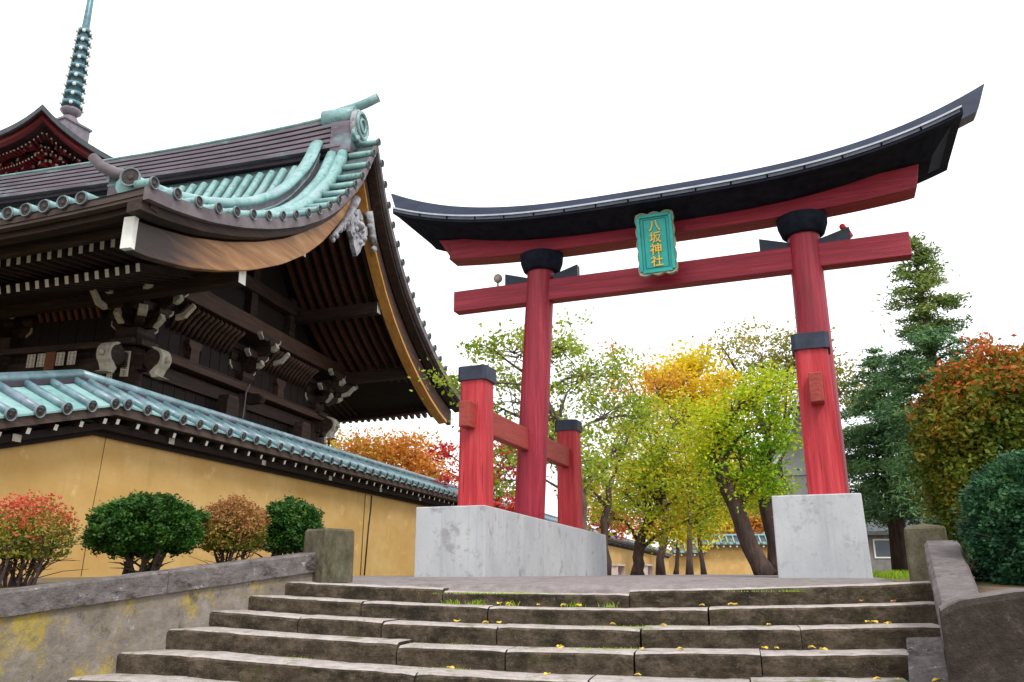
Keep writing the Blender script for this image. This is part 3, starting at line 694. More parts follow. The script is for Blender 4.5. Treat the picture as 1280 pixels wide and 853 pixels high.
# purlins with white ends
for y, z in ((3.62, 5.98), (13.3, 6.30), (6.2, 8.0), (10.8, 8.0), (8.5, 10.1)):
    mb = MB(); mb.bar((-.70 if z > 7 else -.56, y, z-(.35 if z > 7 else 0)), (-8, y, z-.3-(.35 if z > 7 else 0)), .26, .34, 0, mcap=1); mb.build('purlin', [M['wood_x'], M['white']], hall, bevel=.012)
# columns, beams, wall boards (body from x=-3.6 to -14.4)
BX, BX2, BY, BY2, BK = -3.6, -14.4, 4.4, 12.6, 1.155
def Z(z): return .125+BK*(z-.125)
CYS = [4.4, 8.5, 12.6]; CXS = [-3.6, -6.95, -10.7, -14.4]
for x in CXS:
    for y in (CYS if x in (BX, BX2) else (BY, BY2)):
        mb = MB(); mb.tube([(x, y, .15), (x, y, 2), (x, y, 4.95)], [.27, .27, .24], 20); cl_ = mb.build('column', M['wood'], hall)
        mb = MB(); mb.tube([(x, y, .0), (x, y, .15), (x, y, .22)], [.4, .4, .3], 16); mb.build('column_base', M['stone'], cl_)
def beams_y(z0, z1, hw, m, nm, x=BX, ext=.0):
    mb = MB(); mb.box(x-hw, x+hw, BY-ext, BY2+ext, Z(z0), Z(z1)); return mb.build(nm, m, hall, bevel=.012)
def beams_x(z0, z1, hw, m, nm, y=BY, ext=0.0):
    mb = MB(); mb.box(BX2-ext, BX+ext, y-hw, y+hw, Z(z0), Z(z1)); return mb.build(nm, m, hall, bevel=.012)
for x in (BX, BX2):
    beams_y(3.78, 4.06, .14, M['wood'], 'tie_beam', x, .38); beams_y(4.22, 4.34, .28, M['wood'], 'plate', x, .42)
    beams_y(3.12, 3.36, .31, M['wood'], 'rail', x, .1); beams_y(5.10, 5.24, .11, M['wood'], 'purlin_beam', x, .6)
    beams_y(2.2, 2.42, .31, M['wood'], 'rail', x, .1)
    sx_ = .32 if x == BX else -.32
    mb = MB(); mb.box(min(x, x+sx_*1.9), max(x, x+sx_*1.9), BY-.75, BY2+.75, 6.24, 6.68); ub = mb.build('upper_beam', M['wood_mid'], hall, bevel=.015)
for y in (BY, BY2):
    beams_x(3.78, 4.06, .14, M['wood_x'], 'tie_beam', y, .38); beams_x(4.22, 4.34, .28, M['wood_x'], 'plate', y, .42)
    beams_x(3.12, 3.36, .31, M['wood_x'], 'rail', y, .1); beams_x(5.36, 5.62, .14, M['wood_x'], 'upper_beam', y, .3); beams_x(5.10, 5.22, .11, M['wood_x'], 'purlin_beam', y, .6)
mb = MB(); mb.box(BX-.05, BX+.36, BY+.3, BY2+.2, 4.74, 4.90); mb.build('rail_edge', M['wood_mid'], hall, bevel=.01)
mb = MB()
for x in (BX, BX2):
    n_ = 40
    for i in range(n_):
        y = BY+.05+(BY2-BY-.1)*i/n_; mb.box(x-.04-(i % 2)*.008, x+.04+(i % 2)*.008, y, y+(BY2-BY-.1)/n_-.012, .2, 6.2)
    rr = []
    xx = x+(.02 if x > -5 else -.02)
    for y in np.linspace(BY-.6, BY2+.6, 44): rr.append([(xx-.10, y, 6.1), (xx+.02, y, 6.1), (xx+.02, y, max(6.2, zs(y-AP)-.8)), (xx-.10, y, max(6.2, zs(y-AP)-.8))])
    mb.loft(rr)
for y in (BY, BY2):
    n_ = 44
    for i in range(n_):
        x = BX2+.05+(BX-BX2-.1)*i/n_; mb.box(x, x+(BX-BX2-.1)/n_-.012, y-.04-(i % 2)*.008, y+.04, .2, 6.2)
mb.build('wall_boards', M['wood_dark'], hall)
for y in (6.4, 8.5, 10.6):   # pediment struts
    mb = MB(); mb.box(BX+.06, BX+.24, y-.16, y+.16, 6.69, zs(y-AP)-.9); mb.build('gable_strut', M['wood'], hall)
mb = MB(); mb.box(BX+.08, BX+.30, 5.6, 11.4, 7.55, 7.90); mb.build('gable_beam', M['wood'], hall)
for y in (6.25, 10.3):
    mb = MB(); mb.prism([(-.18, 4.96), (.18, 4.96), (.15, 5.30), (.25, 5.40), (.25, 5.52), (-.25, 5.52), (-.25, 5.40), (-.15, 5.30)], lambda u, w, q: (q, y+u, w), BX+.03, BX+.2); mb.build('strut_block', M['wood_mid'], hall)
for y in (7.4, 11.2):
    mb = MB(); mb.prism([(-.28, 3.1), (.28, 3.1), (.26, 4.25), (.19, 4.42), (-.19, 4.42), (-.26, 4.25)], lambda u, w, q: (q, y+u, w), BX+.32, BX+.62); mb.build('buttress_block', M['wood'], hall, bevel=.01)
# coved ribs
def ribs(fn, a0, a1, n, m):
    mb = MB()
    for i in range(n):
        a = a0+(a1-a0)*(i+.5)/n
        pts = [fn(a, .10, 5.62), fn(a, .22, 5.82), fn(a, .38, 6.0), fn(a, .56, 6.14)]
        mb.tube(pts, .05, 6)
    return mb.build('cove_ribs', m, hall)
for a, b in zip(CYS, CYS[1:]): ribs(lambda a, o, z: (BX+o, a, z), a+.85, b-.75, 13, M['wood_mid'])
for a, b in zip(CXS, CXS[1:]): ribs(lambda a, o, z: (a, BY-o, z), a-.8, b+.8, 9, M['orange_rib'])
# bracket sets
def arm(mb, c, ax, L, z, w=.13, h=.20):   # bow-shaped bracket arm, pale ends
    c = Vector(c); ax = Vector(ax).normalized()
    fn = lambda u, zz, q: c+ax*u+Vector((-ax.y, ax.x, 0))*q+Vector((0, 0, zz))
    mb.prism([(-L+.16, z), (-L, z+.10), (-L, z+h), (L, z+h), (L, z+.10), (L-.16, z)], fn, -w/2, w/2, 0)
    for s_ in (-1, 1):   # painted end grain wraps a little round the curve
        mb.prism([(s_*(L-.11), z-.004), (s_*(L-.10), z+.05), (s_*(L-.02), z+.12), (s_*(L-.015), z+h), (s_*(L+.012), z+h), (s_*(L+.012), z+.095)], fn, -w/2-.003, w/2+.003, 1)
def blk(mb, c, z, s=.12, h=.15):
    x, y = c; k = .68
    mb.loft([[(x-s*k, y-s*k, z), (x+s*k, y-s*k, z), (x+s*k, y+s*k, z), (x-s*k, y+s*k, z)], [(x-s, y-s, z+h*.5), (x+s, y-s, z+h*.5), (x+s, y+s, z+h*.5), (x-s, y+s, z+h*.5)],
             [(x-s, y-s, z+h), (x+s, y-s, z+h), (x+s, y+s, z+h), (x-s, y+s, z+h)]], 0)
def bracket(x, y, outs, corner=False):
    mb = MB(); blk(mb, (x, y), 4.34, .24, .24)
    def outarm(o, t, dd_, z, w):
        c = Vector((x, y, 0)); fn = lambda u, zz, q: c+o*u+t*q+Vector((0, 0, zz))
        mb.prism([(0, z), (0, z+.2), (dd_-.02, z+.2), (dd_-.02, z+.08), (dd_-.14, z)], fn, -w, w, 0)
        mb.prism([(dd_-.02, z+.07), (dd_-.02, z+.2), (dd_+.05, z+.2), (dd_+.09, z+.27), (dd_+.13, z+.16), (dd_+.05, z+.09)], fn, -w-.004, w+.004, 1)
    for ox, oy in outs:
        o = Vector((ox, oy, 0)); t = Vector((-oy, ox, 0))
        arm(mb, (x, y, 0), t, .52, 4.60)
        for s_ in (-.45, 0, .45): blk(mb, (x+t.x*s_, y+t.y*s_), 4.82)
        for k, (dd_, z) in enumerate(((.46, 4.60), (.80, 4.98))):
            outarm(o, t, dd_, z, .06); blk(mb, (x+ox*dd_*.85, y+oy*dd_*.85), z+.20, .10, .14)
            arm(mb, (x+ox*dd_*.85, y+oy*dd_*.85, 0), t, .42, z+.30, .11, .17)
        # upswept tail
        q0 = Vector((x, y, 0))+o*.86; fn = lambda u, zz, q: q0+o*u+t*q+Vector((0, 0, zz))
        mb.prism([(0, 4.72), (0, 4.82), (.16, 4.86), (.34, 5.02), (.38, 4.96), (.20, 4.76)], fn, -.045, .045, 1)
    if corner:
        d = Vector((outs[0][0]+outs[1][0], outs[0][1]+outs[1][1], 0)).normalized(); t = Vector((-d.y, d.x, 0))
        for k, (dd_, z) in enumerate(((.70, 4.62), (1.12, 5.0), (1.42, 5.30))):
            outarm(d, t, dd_, z, .075); blk(mb, (x+d.x*dd_*.85, y+d.y*dd_*.85), z+.2, .12, .16)
    org = Vector((x, y, .125)); mb.v = [tuple(org+(Vector(v)-org)*BK) for v in mb.v]
    bo = mb.build('bracket_set', [M['wood'], M['cream']], hall, bevel=.008)
    for ox, oy in outs:
        m2 = MB(); p = Vector((x+ox*.62, y+oy*.62, Z(4.02)-.06)); o = Vector((ox, oy, 0)); t = Vector((-oy, ox, 0))
        if corner:
            m2.tube([p-t*.15, p+t*.15], .22, 18, 0)
            fn = lambda u, zz, q: p+o*u+t*q+Vector((0, 0, zz))
            outer = [(.265*math.cos(R(a)), .265*math.sin(R(a))) for a in range(100, -76, -22)]
            inner = [(.205*math.cos(R(a)), .205*math.sin(R(a))) for a in range(-64, 104, 24)]
            m2.prism(outer+[(.10, -.34), (.26, -.42), (.05, -.42), (-.02, -.30)]+inner, fn, -.155, .155, 1)
            m2.sphere(p+o*.30+Vector((0, 0, -.02)), .07, 8, 1)
        else:
            m2.prism([(-.3, -.14), (-.3, .14), (.05, .12), (.18, 0), (.10, -.12)], lambda u, zz, q: p+o*u+t*q+Vector((0, 0, zz)), -.10, .10, 0)
        m2.build('nose_carving', [M['wood'], M['cream']], bo)
for y in CYS:
    bracket(BX, y, [(1, 0), (0, -1)] if y == BY else ([(1, 0), (0, 1)] if y == BY2 else [(1, 0)]), y in (BY, BY2))
for x in CXS[1:3]: bracket(x, BY, [(0, -1)])
# pendant carving under the gable peak
mb = MB(); pc = Vector((-.30, AP-.32, 8.95))
out = [(0, .62), (.22, .50), (.30, .30), (.52, .32), (.60, .12), (.42, -.02), (.46, -.22), (.28, -.34), (.20, -.52), (0, -.74), (-.20, -.52), (-.28, -.34), (-.46, -.22), (-.42, -.02), (-.60, .12), (-.52, .32), (-.30, .30), (-.22, .50)]
mb.prism(out, lambda u, w, q: pc+Vector((q, u, w)), -.06, .06)
for i in range(15):
    a = i*2.4; r = .05+.025*i; mb.sphere(pc+Vector((.07, r*math.cos(a), r*math.sin(a)*1.1)), .055+.03*rng.random(), 8)
mb.sphere(pc+Vector((.1, 0, .12)), .13, 12)
mb.build('gable_pendant', M['carved'], hall)
for sg in (-1, 1):
    mb = MB()
    for i in range(7 if sg < 0 else 3):
        d = .55+i*.17; mb.sphere((-.32, AP+sg*d, zs(d)-1.32+.04*math.sin(i*2)), .11-.006*i, 8)
    mb.tube([(-.32, AP+sg*(.4+.16*i), zs(.4+.16*i)-1.22) for i in range(9 if sg < 0 else 4)], [.13-.011*i for i in range(9 if sg < 0 else 4)], 8)
    mb.build('gable_scroll', M['carved'], hall)
# paper labels
def paper(name, c, o, w, h, cols, rows, dark=False):
    mb = MB(); c = Vector(c); o = Vector(o); t = Vector((-o.y, o.x, 0))
    fn = lambda u, zz, q: c+t*u+o*q+Vector((0, 0, zz))
    mb.prism([(-w/2, 0), (w/2, 0), (w/2, h), (-w/2, h)], fn, 0, .006, 0)
    for j in range(rows):
        for i in range(cols):
            cx = -w/2+w*(i+.5)/cols; cz = h*(j+.5)/rows; r_ = rng.random()
            a_, b_ = w/cols*.34, h/rows*.36
            for q_ in range(3): 
                zq = cz-b_+q_*b_*.9; mb.prism([(cx-a_, zq), (cx+a_, zq+.3*b_*(r_-.5)), (cx+a_, zq+.22*b_+.3*b_*(r_-.5)), (cx-a_, zq+.22*b_)], fn, .006, .008, 1)
            mb.prism([(cx-.12*a_, cz-b_), (cx+.12*a_, cz-b_), (cx+.12*a_, cz+b_), (cx-.12*a_, cz+b_)], fn, .007, .009, 1)
    return mb.build(name, [M['paper'], M['papertext']], hall)
paper('paper_label', (-3.50, 4.10, 4.16), (.3, -.95, 0), .17, .56, 1, 4)
paper('paper_label', (-3.86, 4.10, 4.08), (-.2, -.98, 0), .17, .34, 2, 3)
for x in (-5.95, -5.68, -5.18, -4.88): paper('paper_label', (x, 4.08, 4.50), (0, -1, 0), .21, .30, 2, 3)
mb = MB(); mb.box(-5.56, -5.30, 4.05, 4.075, 4.3, 4.82); mb.build('wall_panel', M['orange_rib'], hall)
mb = MB(); mb.box(-15.8, -2.2, 3.0, 14.0, .0, .14); mb.build('stone_base', M['stone'], hall)
mb = MB(); mb.tube([(-3.0, 7.75, 3.4), (-2.92, 7.78, 4.0), (-2.98, 7.9, 4.6), (-3.15, 8.3, 4.92)], .02, 6); mb.build('cable', M['fascia'], hall)

# ------------------------------------------------------------------ compound wall
WO = (-5.5, 11.04, .0); WY = R(15.5)
DY = .405
def wall(name, label, y0, y1, zf, ends, cut=100):
    w = thing(name, label, 'tiled wall', (WO[0]+math.sin(WY)*y0, WO[1]+math.cos(WY)*y0, .0), -WY)
    n = max(2, int(abs(y1-y0)/2)); Y = [y1*0+(y1-y0)*i/n for i in range(n+1)]
    def sweep(mb, poly, m=0, sm=False): mb.loft([[(x, y, z+zf(y+y0)) for x, z in poly] for y in Y], m, smooth=sm)
    mb = MB(); sweep(mb, [(-.40, -.5), (-.40, 2.16), (-1.20, 2.16), (-1.20, -.5)]); mb.build('wall_body', M['plaster'], w)
    mb = MB(); sweep(mb, [(-.34, -.5), (-.34, .02), (-1.26, .02), (-1.26, -.5)]); mb.build('base_course', M['stone'], w)
    mb = MB(); sweep(mb, [(-.22, 2.06), (-.22, 2.16), (-1.38, 2.16), (-1.38, 2.06)])
    sweep(mb, [(-.34, 1.98), (-.34, 2.055), (-1.26, 2.055), (-1.26, 1.98)]); mb.build('wall_plate', M['wood_dark'], w)
    mb = MB(); sweep(mb, [(-.03, 2.25), (-.03, 2.375), (-.10, 2.375), (-.10, 2.25)]); sweep(mb, [(-1.57, 2.25), (-1.57, 2.375), (-1.50, 2.375), (-1.50, 2.25)]); mb.build('eave_board', M['fascia_brown'], w)
    mb = MB(); sweep(mb, [(0.0, 2.375), (0.0, 2.40), (-.8, 2.80), (-1.6, 2.40), (-1.6, 2.375), (-.8, 2.60)]); mb.build('roof_sheet', M['copper'], w)
    mb = MB(); sweep(mb, [(-.69, 2.76), (-.69, 2.83), (-.91, 2.83), (-.91, 2.76)], 1); sweep(mb, [(-.8+.11*math.cos(t), 2.87+.09*math.sin(t)) for t in np.linspace(0, 2*math.pi, 13)[:-1]], 0, True); mb.build('ridge_roll', [M['copper_roll'], M['ridge_dark']], w)
    rl = MB(); dc = MB(); cnt = 0; rest = MB(); y = .12
    L = abs(y1-y0); sg = 1 if y1 > y0 else -1; far = MB()
    while y < L-.05:
        yy = sg*y; z = zf(yy+y0)
        if y < 45:
            rl.tube([(.01, yy, 2.425+z), (-.72, yy, 2.785+z)], .062, 8)
            disc(dc, (.01, yy, 2.415+z), (1, 0, -.15), .082, 0)
            if y < 20: rl.tube([(-1.61, yy, 2.425+z), (-.88, yy, 2.785+z)], .062, 6)
        else: rl.tube([(.03, yy, 2.425+z), (-.72, yy, 2.785+z)], .062, 5)
        b = MB() if cnt < cut else rest
        ra = yy+sg*.0
        b.bar((-.11, ra, 2.175+z), (-.55, ra, 2.30+z), .06, .075, 0, mcap=1)
        if cnt < cut: b.build('rafter', [M['wood'], M['white']], w)
        cnt += 1; y += DY
    rl.build('roof_roll', M['copper_roll'], w); dc.build('tile_disc', [M['tile_disc'], M['tile_rim']], w)
    if rest.f: tag(rest.build('far_rafters', [M['wood'], M['white']], w), kind='stuff')
    y = 1.4
    while y < min(L, 60):
        z = zf(sg*y+y0); b = MB(); b.bar((-.20, sg*y, 2.10+z), (-.5, sg*y, 2.10+z), .13, .09, 0, mcap=1); b.build('bracket_end', [M['wood'], M['cream']], w); y += 2.6
    return w
wl_ = wall('tile_roofed_wall', 'long yellow plaster wall with green copper tiled coping running into the distance', 0, 94, lambda y: 0.02, 1)
w2 = wall('tile_roofed_wall', 'short sloping piece of yellow wall stepping down at the far left', 0, -4.8, lambda y: .02+.28*y, 1)
def wpt(x, y, z): return (x, y, z)
mb = MB(); mb.tube([(-.392, 9.1, 1.98), (-.385, 9.08, 1.7), (-.385, 9.0, 1.2), (-.385, 8.9, .1)], .018, 6); mb.build('drain_cable', M['cord'], wl_)
mb = MB(); mb.tube([(-.392, 8.75, 1.98), (-.388, 8.72, 1.2), (-.388, 8.7, .1)], .010, 5); mb.build('drain_cable', M['crack'], wl_)
mb = MB(); mb.tube([(-.399, .25, 2.0), (-.399, .22, 1.4), (-.399, .18, .9), (-.399, .16, .1)], .006, 4); mb.build('crack', M['crack'], wl_)
# far return wall, taller, and its neighbour
fw = thing('tile_roofed_wall', 'distant return wall of yellow plaster closing the far end of the court', 'tiled wall', (21.5, 103.5, 0), -R(6))
mb = MB(); mb.box(-2.5, 24, 0, .8, -.5, 3.0); mb.build('wall_body', M['plaster'], fw)
def froof(x0, x1, zz, nm):
    mb = MB(); rr = [[(x, -1.2, zz), (x, -1.2, zz+.18), (x, .4, zz+1.15), (x, 2.0, zz+.18), (x, 2.0, zz)] for x in (x0, x1)]
    mb.loft(rr); r_ = mb.build(nm, M['roof_dark'], fw)
    mb = MB(); x = x0+.3
    while x < x1: mb.box(x-.24, x+.24, -1.26, -1.15, zz+.10, zz+.42); mb.tube([(x+.4, -1.25, zz+.22), (x+.4, .3, zz+1.2)], .10, 6); x += .8
    mb.tube([(x0, .4, zz+1.25), (x1, .4, zz+1.25)], .16, 8)
    mb.build('roof_roll', M['copper'], r_)
    mb = MB(); x = x0+.2
    while x < x1: mb.box(x-.08, x+.08, -1.1, -.5, zz-.22, zz-.02); x += .8
    mb.build('rafter_ends', M['white'], r_)
froof(-1.4, 2.6, 2.55, 'low_roof'); froof(2.2, 24, 3.55, 'high_roof')
mb = MB(); mb.box(2.5, 24, .1, .7, 3.0, 3.6); mb.build('upper_wall', M['plaster'], fw)

# ------------------------------------------------------------------ pagoda
pag = thing('pagoda', 'tall red five-storey pagoda with bronze spire rising behind the hall roof', 'pagoda', (-24.75, 39.5, 0), R(-24))
def proof(hs, ze, rise_, nm, lift=.75):
    mb = MB(); NT, NR = 16, 8
    for side in range(4):
        b = len(mb.v); ca, sa = math.cos(side*math.pi/2), math.sin(side*math.pi/2)
        for r_ in range(NR+1):
            f = r_/NR; hw = .5+(hs-.5)*f; zc = ze+rise_*(1-f)**1.7
            for t in range(NT+1):
                u = -1+2*t/NT; l = lift*(abs(u)**3)*f**3; x, y = u*hw, -hw*(1+.0*abs(u)**3)
                mb.v.append((x*ca-y*sa, x*sa+y*ca, zc+l))
        for r_ in range(NR):
            for t in range(NT):
                i = b+r_*(NT+1)+t; mb.f.append((i, i+1, i+NT+2, i+NT+1)); mb.m.append(0); mb.s.append(True)
    ro = mb.build(nm, M['pag_roof'], pag)
    mb = MB()
    for side in range(4):
        ca, sa = math.cos(side*math.pi/2), math.sin(side*math.pi/2); tr = lambda x, y, z: (x*ca-y*sa, x*sa+y*ca, z)
        def ledge(hw, z0, z1, m, inw=.25, LL=lift):
            rr = []
            for t in range(NT+1):
                u = -1+2*t/NT; l = LL*abs(u)**3
                rr.append([tr(u*hw, -hw, z0+l), tr(u*hw, -hw, z1+l), tr(u*(hw-inw), -(hw-inw), z1+l), tr(u*(hw-inw), -(hw-inw), z0+l)])
            mb.loft(rr, m)
        ledge(hs, ze-.28, ze-.01, 1); ledge(hs-.25, ze-.50, ze-.282, 0, .3)
        rr = []
        for t in range(NT+1):
            u = -1+2*t/NT; l = lift*abs(u)**3; rr.append([tr(u*(hs-.1), -(hs-.1), ze-.30+l), tr(u*(hs*.5), -(hs*.5), ze+.1), tr(u*(hs*.5), -(hs*.5), ze+.2), tr(u*(hs-.1), -(hs-.1), ze-.2+l)])
        mb.loft(rr, 2)
        for row, (k, zz) in enumerate(((.80, -.62), (.64, -.85))):
            for i in range(26):
                u = -1+2*(i+.5)/26; l = lift*abs(u)**3*.8
                x0, y0 = u*hs*k, -hs*k
                b0 = Vector(tr(x0, y0, ze+zz+l)); b1 = Vector(tr(u*hs*(k-.12), -hs*(k-.12), ze+zz+l+.1)); mb.bar(b0, b1, .07, .08, 0, mcap=3)
    mb.build('eaves', [M['pag_red'], M['roof_dark'], M['pag_dark'], M['cream']], ro)
def pstorey(hw, z0, z1, nm):
    mb = MB(); mb.box(-hw, hw, -hw, hw, z0, z1, 0)
    for side in range(4):
        ca, sa = math.cos(side*math.pi/2), math.sin(side*math.pi/2); tr = lambda x, y, z: (x*ca-y*sa, x*sa+y*ca, z)
        for x in (-hw, -hw/3, hw/3, hw):
            p = Vector(tr(x, -hw, z0)); mb.tube([p, p+Vector((0, 0, z1-z0))], .16, 8, 1)
            for k in range(3):
                a = Vector(tr(x, -hw-.1, z1-1.0+k*.28)); b = Vector(tr(x*(1+.05*k), -hw-.55-.35*k, z1-1.0+k*.28)); mb.bar(a, b, .16, .16, 1, mcap=2)
                a = Vector(tr(x-.45, -hw-.3-.3*k, z1-.9+k*.28)); b = Vector(tr(x+.45, -hw-.3-.3*k, z1-.9+k*.28)); mb.bar(a, b, .14, .14, 1, mcap=2)
    return mb.build(nm, [M['pag_dark'], M['pag_red'], M['cream']], pag)
z = 21.0; 
for i in range(5):
    hs = 4.45+.28*i; proof(hs, z, 2.6 if i == 0 else 1.3, 'roof'); pstorey(1.9+.22*i, z-3.1, z+.2, 'storey'); z -= 4.05
mb = MB(); mb.box(-3.6, 3.6, -3.6, 3.6, .0, 1.9); mb.build('stone_base', M['stone'], pag)
sp = MB(); sp.box(-.78, .78, -.78, .78, 23.15, 24.0); sp.box(-.86, .86, -.86, .86, 24.0, 24.12)
spo = sp.build('spire_base', M['bronze_purple'], pag)
mb = MB(); mb.tube([(0, 0, 24.1), (0, 0, 24.4), (0, 0, 24.65), (0, 0, 24.75)], [.52, .50, .36, .2], 16, 0); mb.tube([(0, 0, 24.7), (0, 0, 25.0), (0, 0, 25.15)], [.25, .55, .5], 16, 0); mb.build('lotus', M['bronze_purple'], spo)
for i in range(9):
    mb = MB(); zc = 25.5+i*.60; r_ = .56-.022*i
    mb.tube([(0, 0, zc-.15), (0, 0, zc+.0), (0, 0, zc+.10)], [r_, r_*1.0, r_*.9], 16, 0)
    for k in range(6):
        a = 2*math.pi*k/6+.3; mb.sphere((r_*1.08*math.cos(a), r_*1.08*math.sin(a), zc-.18), .10, 8, 1)
    mb.build('spire_ring', [M['bronze'], M['white']], spo)
mb = MB(); mb.tube([(0, 0, 24.9), (0, 0, 31.0), (0, 0, 36.4)], [.34, .20, .10], 12, 0); mb.build('spire_shaft', M['bronze'], spo)
mb = MB()
for a in (0, math.pi/2):
    c_, s_ = math.cos(a), math.sin(a)
    for sg in (-1, 1):
        mb.tube([(0, 0, 33.1)]+[(sg*c_*q, sg*s_*q, zz) for q, zz in ((.35, 33.4), (.48, 34.0), (.36, 34.6), (.18, 35.0), (.05, 35.4))], [.04, .05, .05, .04, .03, .02], 6)
mb.sphere((0, 0, 36.4), .22, 12); mb.build('spire_flame', M['bronze'], spo)

# ------------------------------------------------------------------ foliage
def leaf_mesh(name, P, size, m, parent=None, asp=.55, up=0.0, seed=0):
    r = np.random.default_rng(seed); n = len(P)
    a = r.normal(size=(n, 3)); a[:, 2] *= .7; a /= np.linalg.norm(a, axis=1)[:, None]
    nrm = r.normal(size=(n, 3)); nrm[:, 2] = np.abs(nrm[:, 2])+up; b = np.cross(a, nrm); b /= np.linalg.norm(b, axis=1)[:, None]+1e-9
    s = (size*r.uniform(.6, 1.3, n))[:, None]
    v = np.empty((n, 4, 3)); v[:, 0] = P-a*s; v[:, 1] = P+b*s*asp; v[:, 2] = P+a*s; v[:, 3] = P-b*s*asp
    me = bpy.data.meshes.new(name); me.vertices.add(4*n); me.vertices.foreach_set('co', v.ravel().astype(np.float32))
    me.loops.add(4*n); me.loops.foreach_set('vertex_index', np.arange(4*n, dtype=np.int32))
    me.polygons.add(n); me.polygons.foreach_set('loop_start', np.arange(0, 4*n, 4, dtype=np.int32)); me.polygons.foreach_set('loop_total', np.full(n, 4, dtype=np.int32))
    me.materials.append(m); me.update(calc_edges=True); me.validate()
    o = bpy.data.objects.new(name, me); C.objects.link(o)
    if parent: o.parent = parent
    return o
LM = {
 'green_fresh': leafmat('green_fresh', [(.12, .19, .02), (.24, .36, .03), (.42, .50, .05), (.48, .40, .06)], trans=.4),
 'green_yellow': leafmat('green_yellow', [(.10, .18, .012), (.26, .40, .018), (.50, .54, .025), (.70, .54, .03), (.66, .30, .05)], trans=.4, nscale=.35),
 'green_bright': leafmat('green_bright', [(.05, .15, .008), (.15, .33, .01), (.36, .52, .015), (.68, .66, .02), (.76, .60, .02)], trans=.4, nscale=.45),
 'yellow': leafmat('yellow', [(.34, .36, .015), (.66, .56, .015), (.82, .60, .02), (.72, .30, .04)], trans=.45, nscale=.4),
 'orange': leafmat('orange', [(.20, .22, .02), (.50, .26, .03), (.70, .26, .04), (.72, .36, .05)], trans=.4, nscale=.5),
 'red': leafmat('red', [(.42, .02, .04), (.62, .04, .07), (.70, .10, .04), (.78, .30, .03)], trans=.4, nscale=.5),
 'olive': leafmat('olive', [(.10, .12, .02), (.22, .23, .035), (.38, .34, .05), (.46, .32, .07)], trans=.35, nscale=.4),
 'conifer': leafmat('conifer', [(.02, .06, .025), (.06, .14, .055), (.12, .25, .09), (.22, .32, .08)], trans=.15, nscale=.7),
 'larch': leafmat('larch', [(.05, .11, .03), (.13, .22, .05), (.30, .34, .07)], trans=.3, nscale=.7),
 'yew': leafmat('yew', [(.008, .035, .005), (.02, .075, .008), (.04, .12, .012), (.09, .17, .02)], trans=.12, nscale=5),
 'yew_right': leafmat('yew_right', [(.006, .030, .014), (.016, .07, .03), (.035, .12, .045), (.08, .18, .05)], trans=.12, nscale=4),
 'azalea_green': leafmat('azalea_green', [(.05, .08, .008), (.13, .16, .015), (.27, .23, .025), (.40, .20, .035)], trans=.3, nscale=4),
 'hedge_red': leafmat('hedge_red', [(.20, .16, .01), (.40, .17, .015), (.50, .10, .02), (.50, .22, .04)], trans=.3, nscale=3),
 'azalea_red': leafmat('azalea_red', [(.30, .14, .03), (.50, .07, .03), (.60, .10, .06), (.52, .22, .10)], trans=.35, nscale=2.5),
 'azalea_pink': leafmat('azalea_pink', [(.16, .13, .03), (.30, .16, .045), (.42, .17, .07), (.30, .22, .05)], trans=.3, nscale=4),
 'hedge': leafmat('hedge', [(.025, .06, .004), (.07, .12, .008), (.17, .19, .014), (.34, .22, .018)], trans=.3, nscale=1.6),
 'grass': leafmat('grass', [(.10, .22, .01), (.25, .42, .02), (.45, .50, .04)], trans=.3),
}
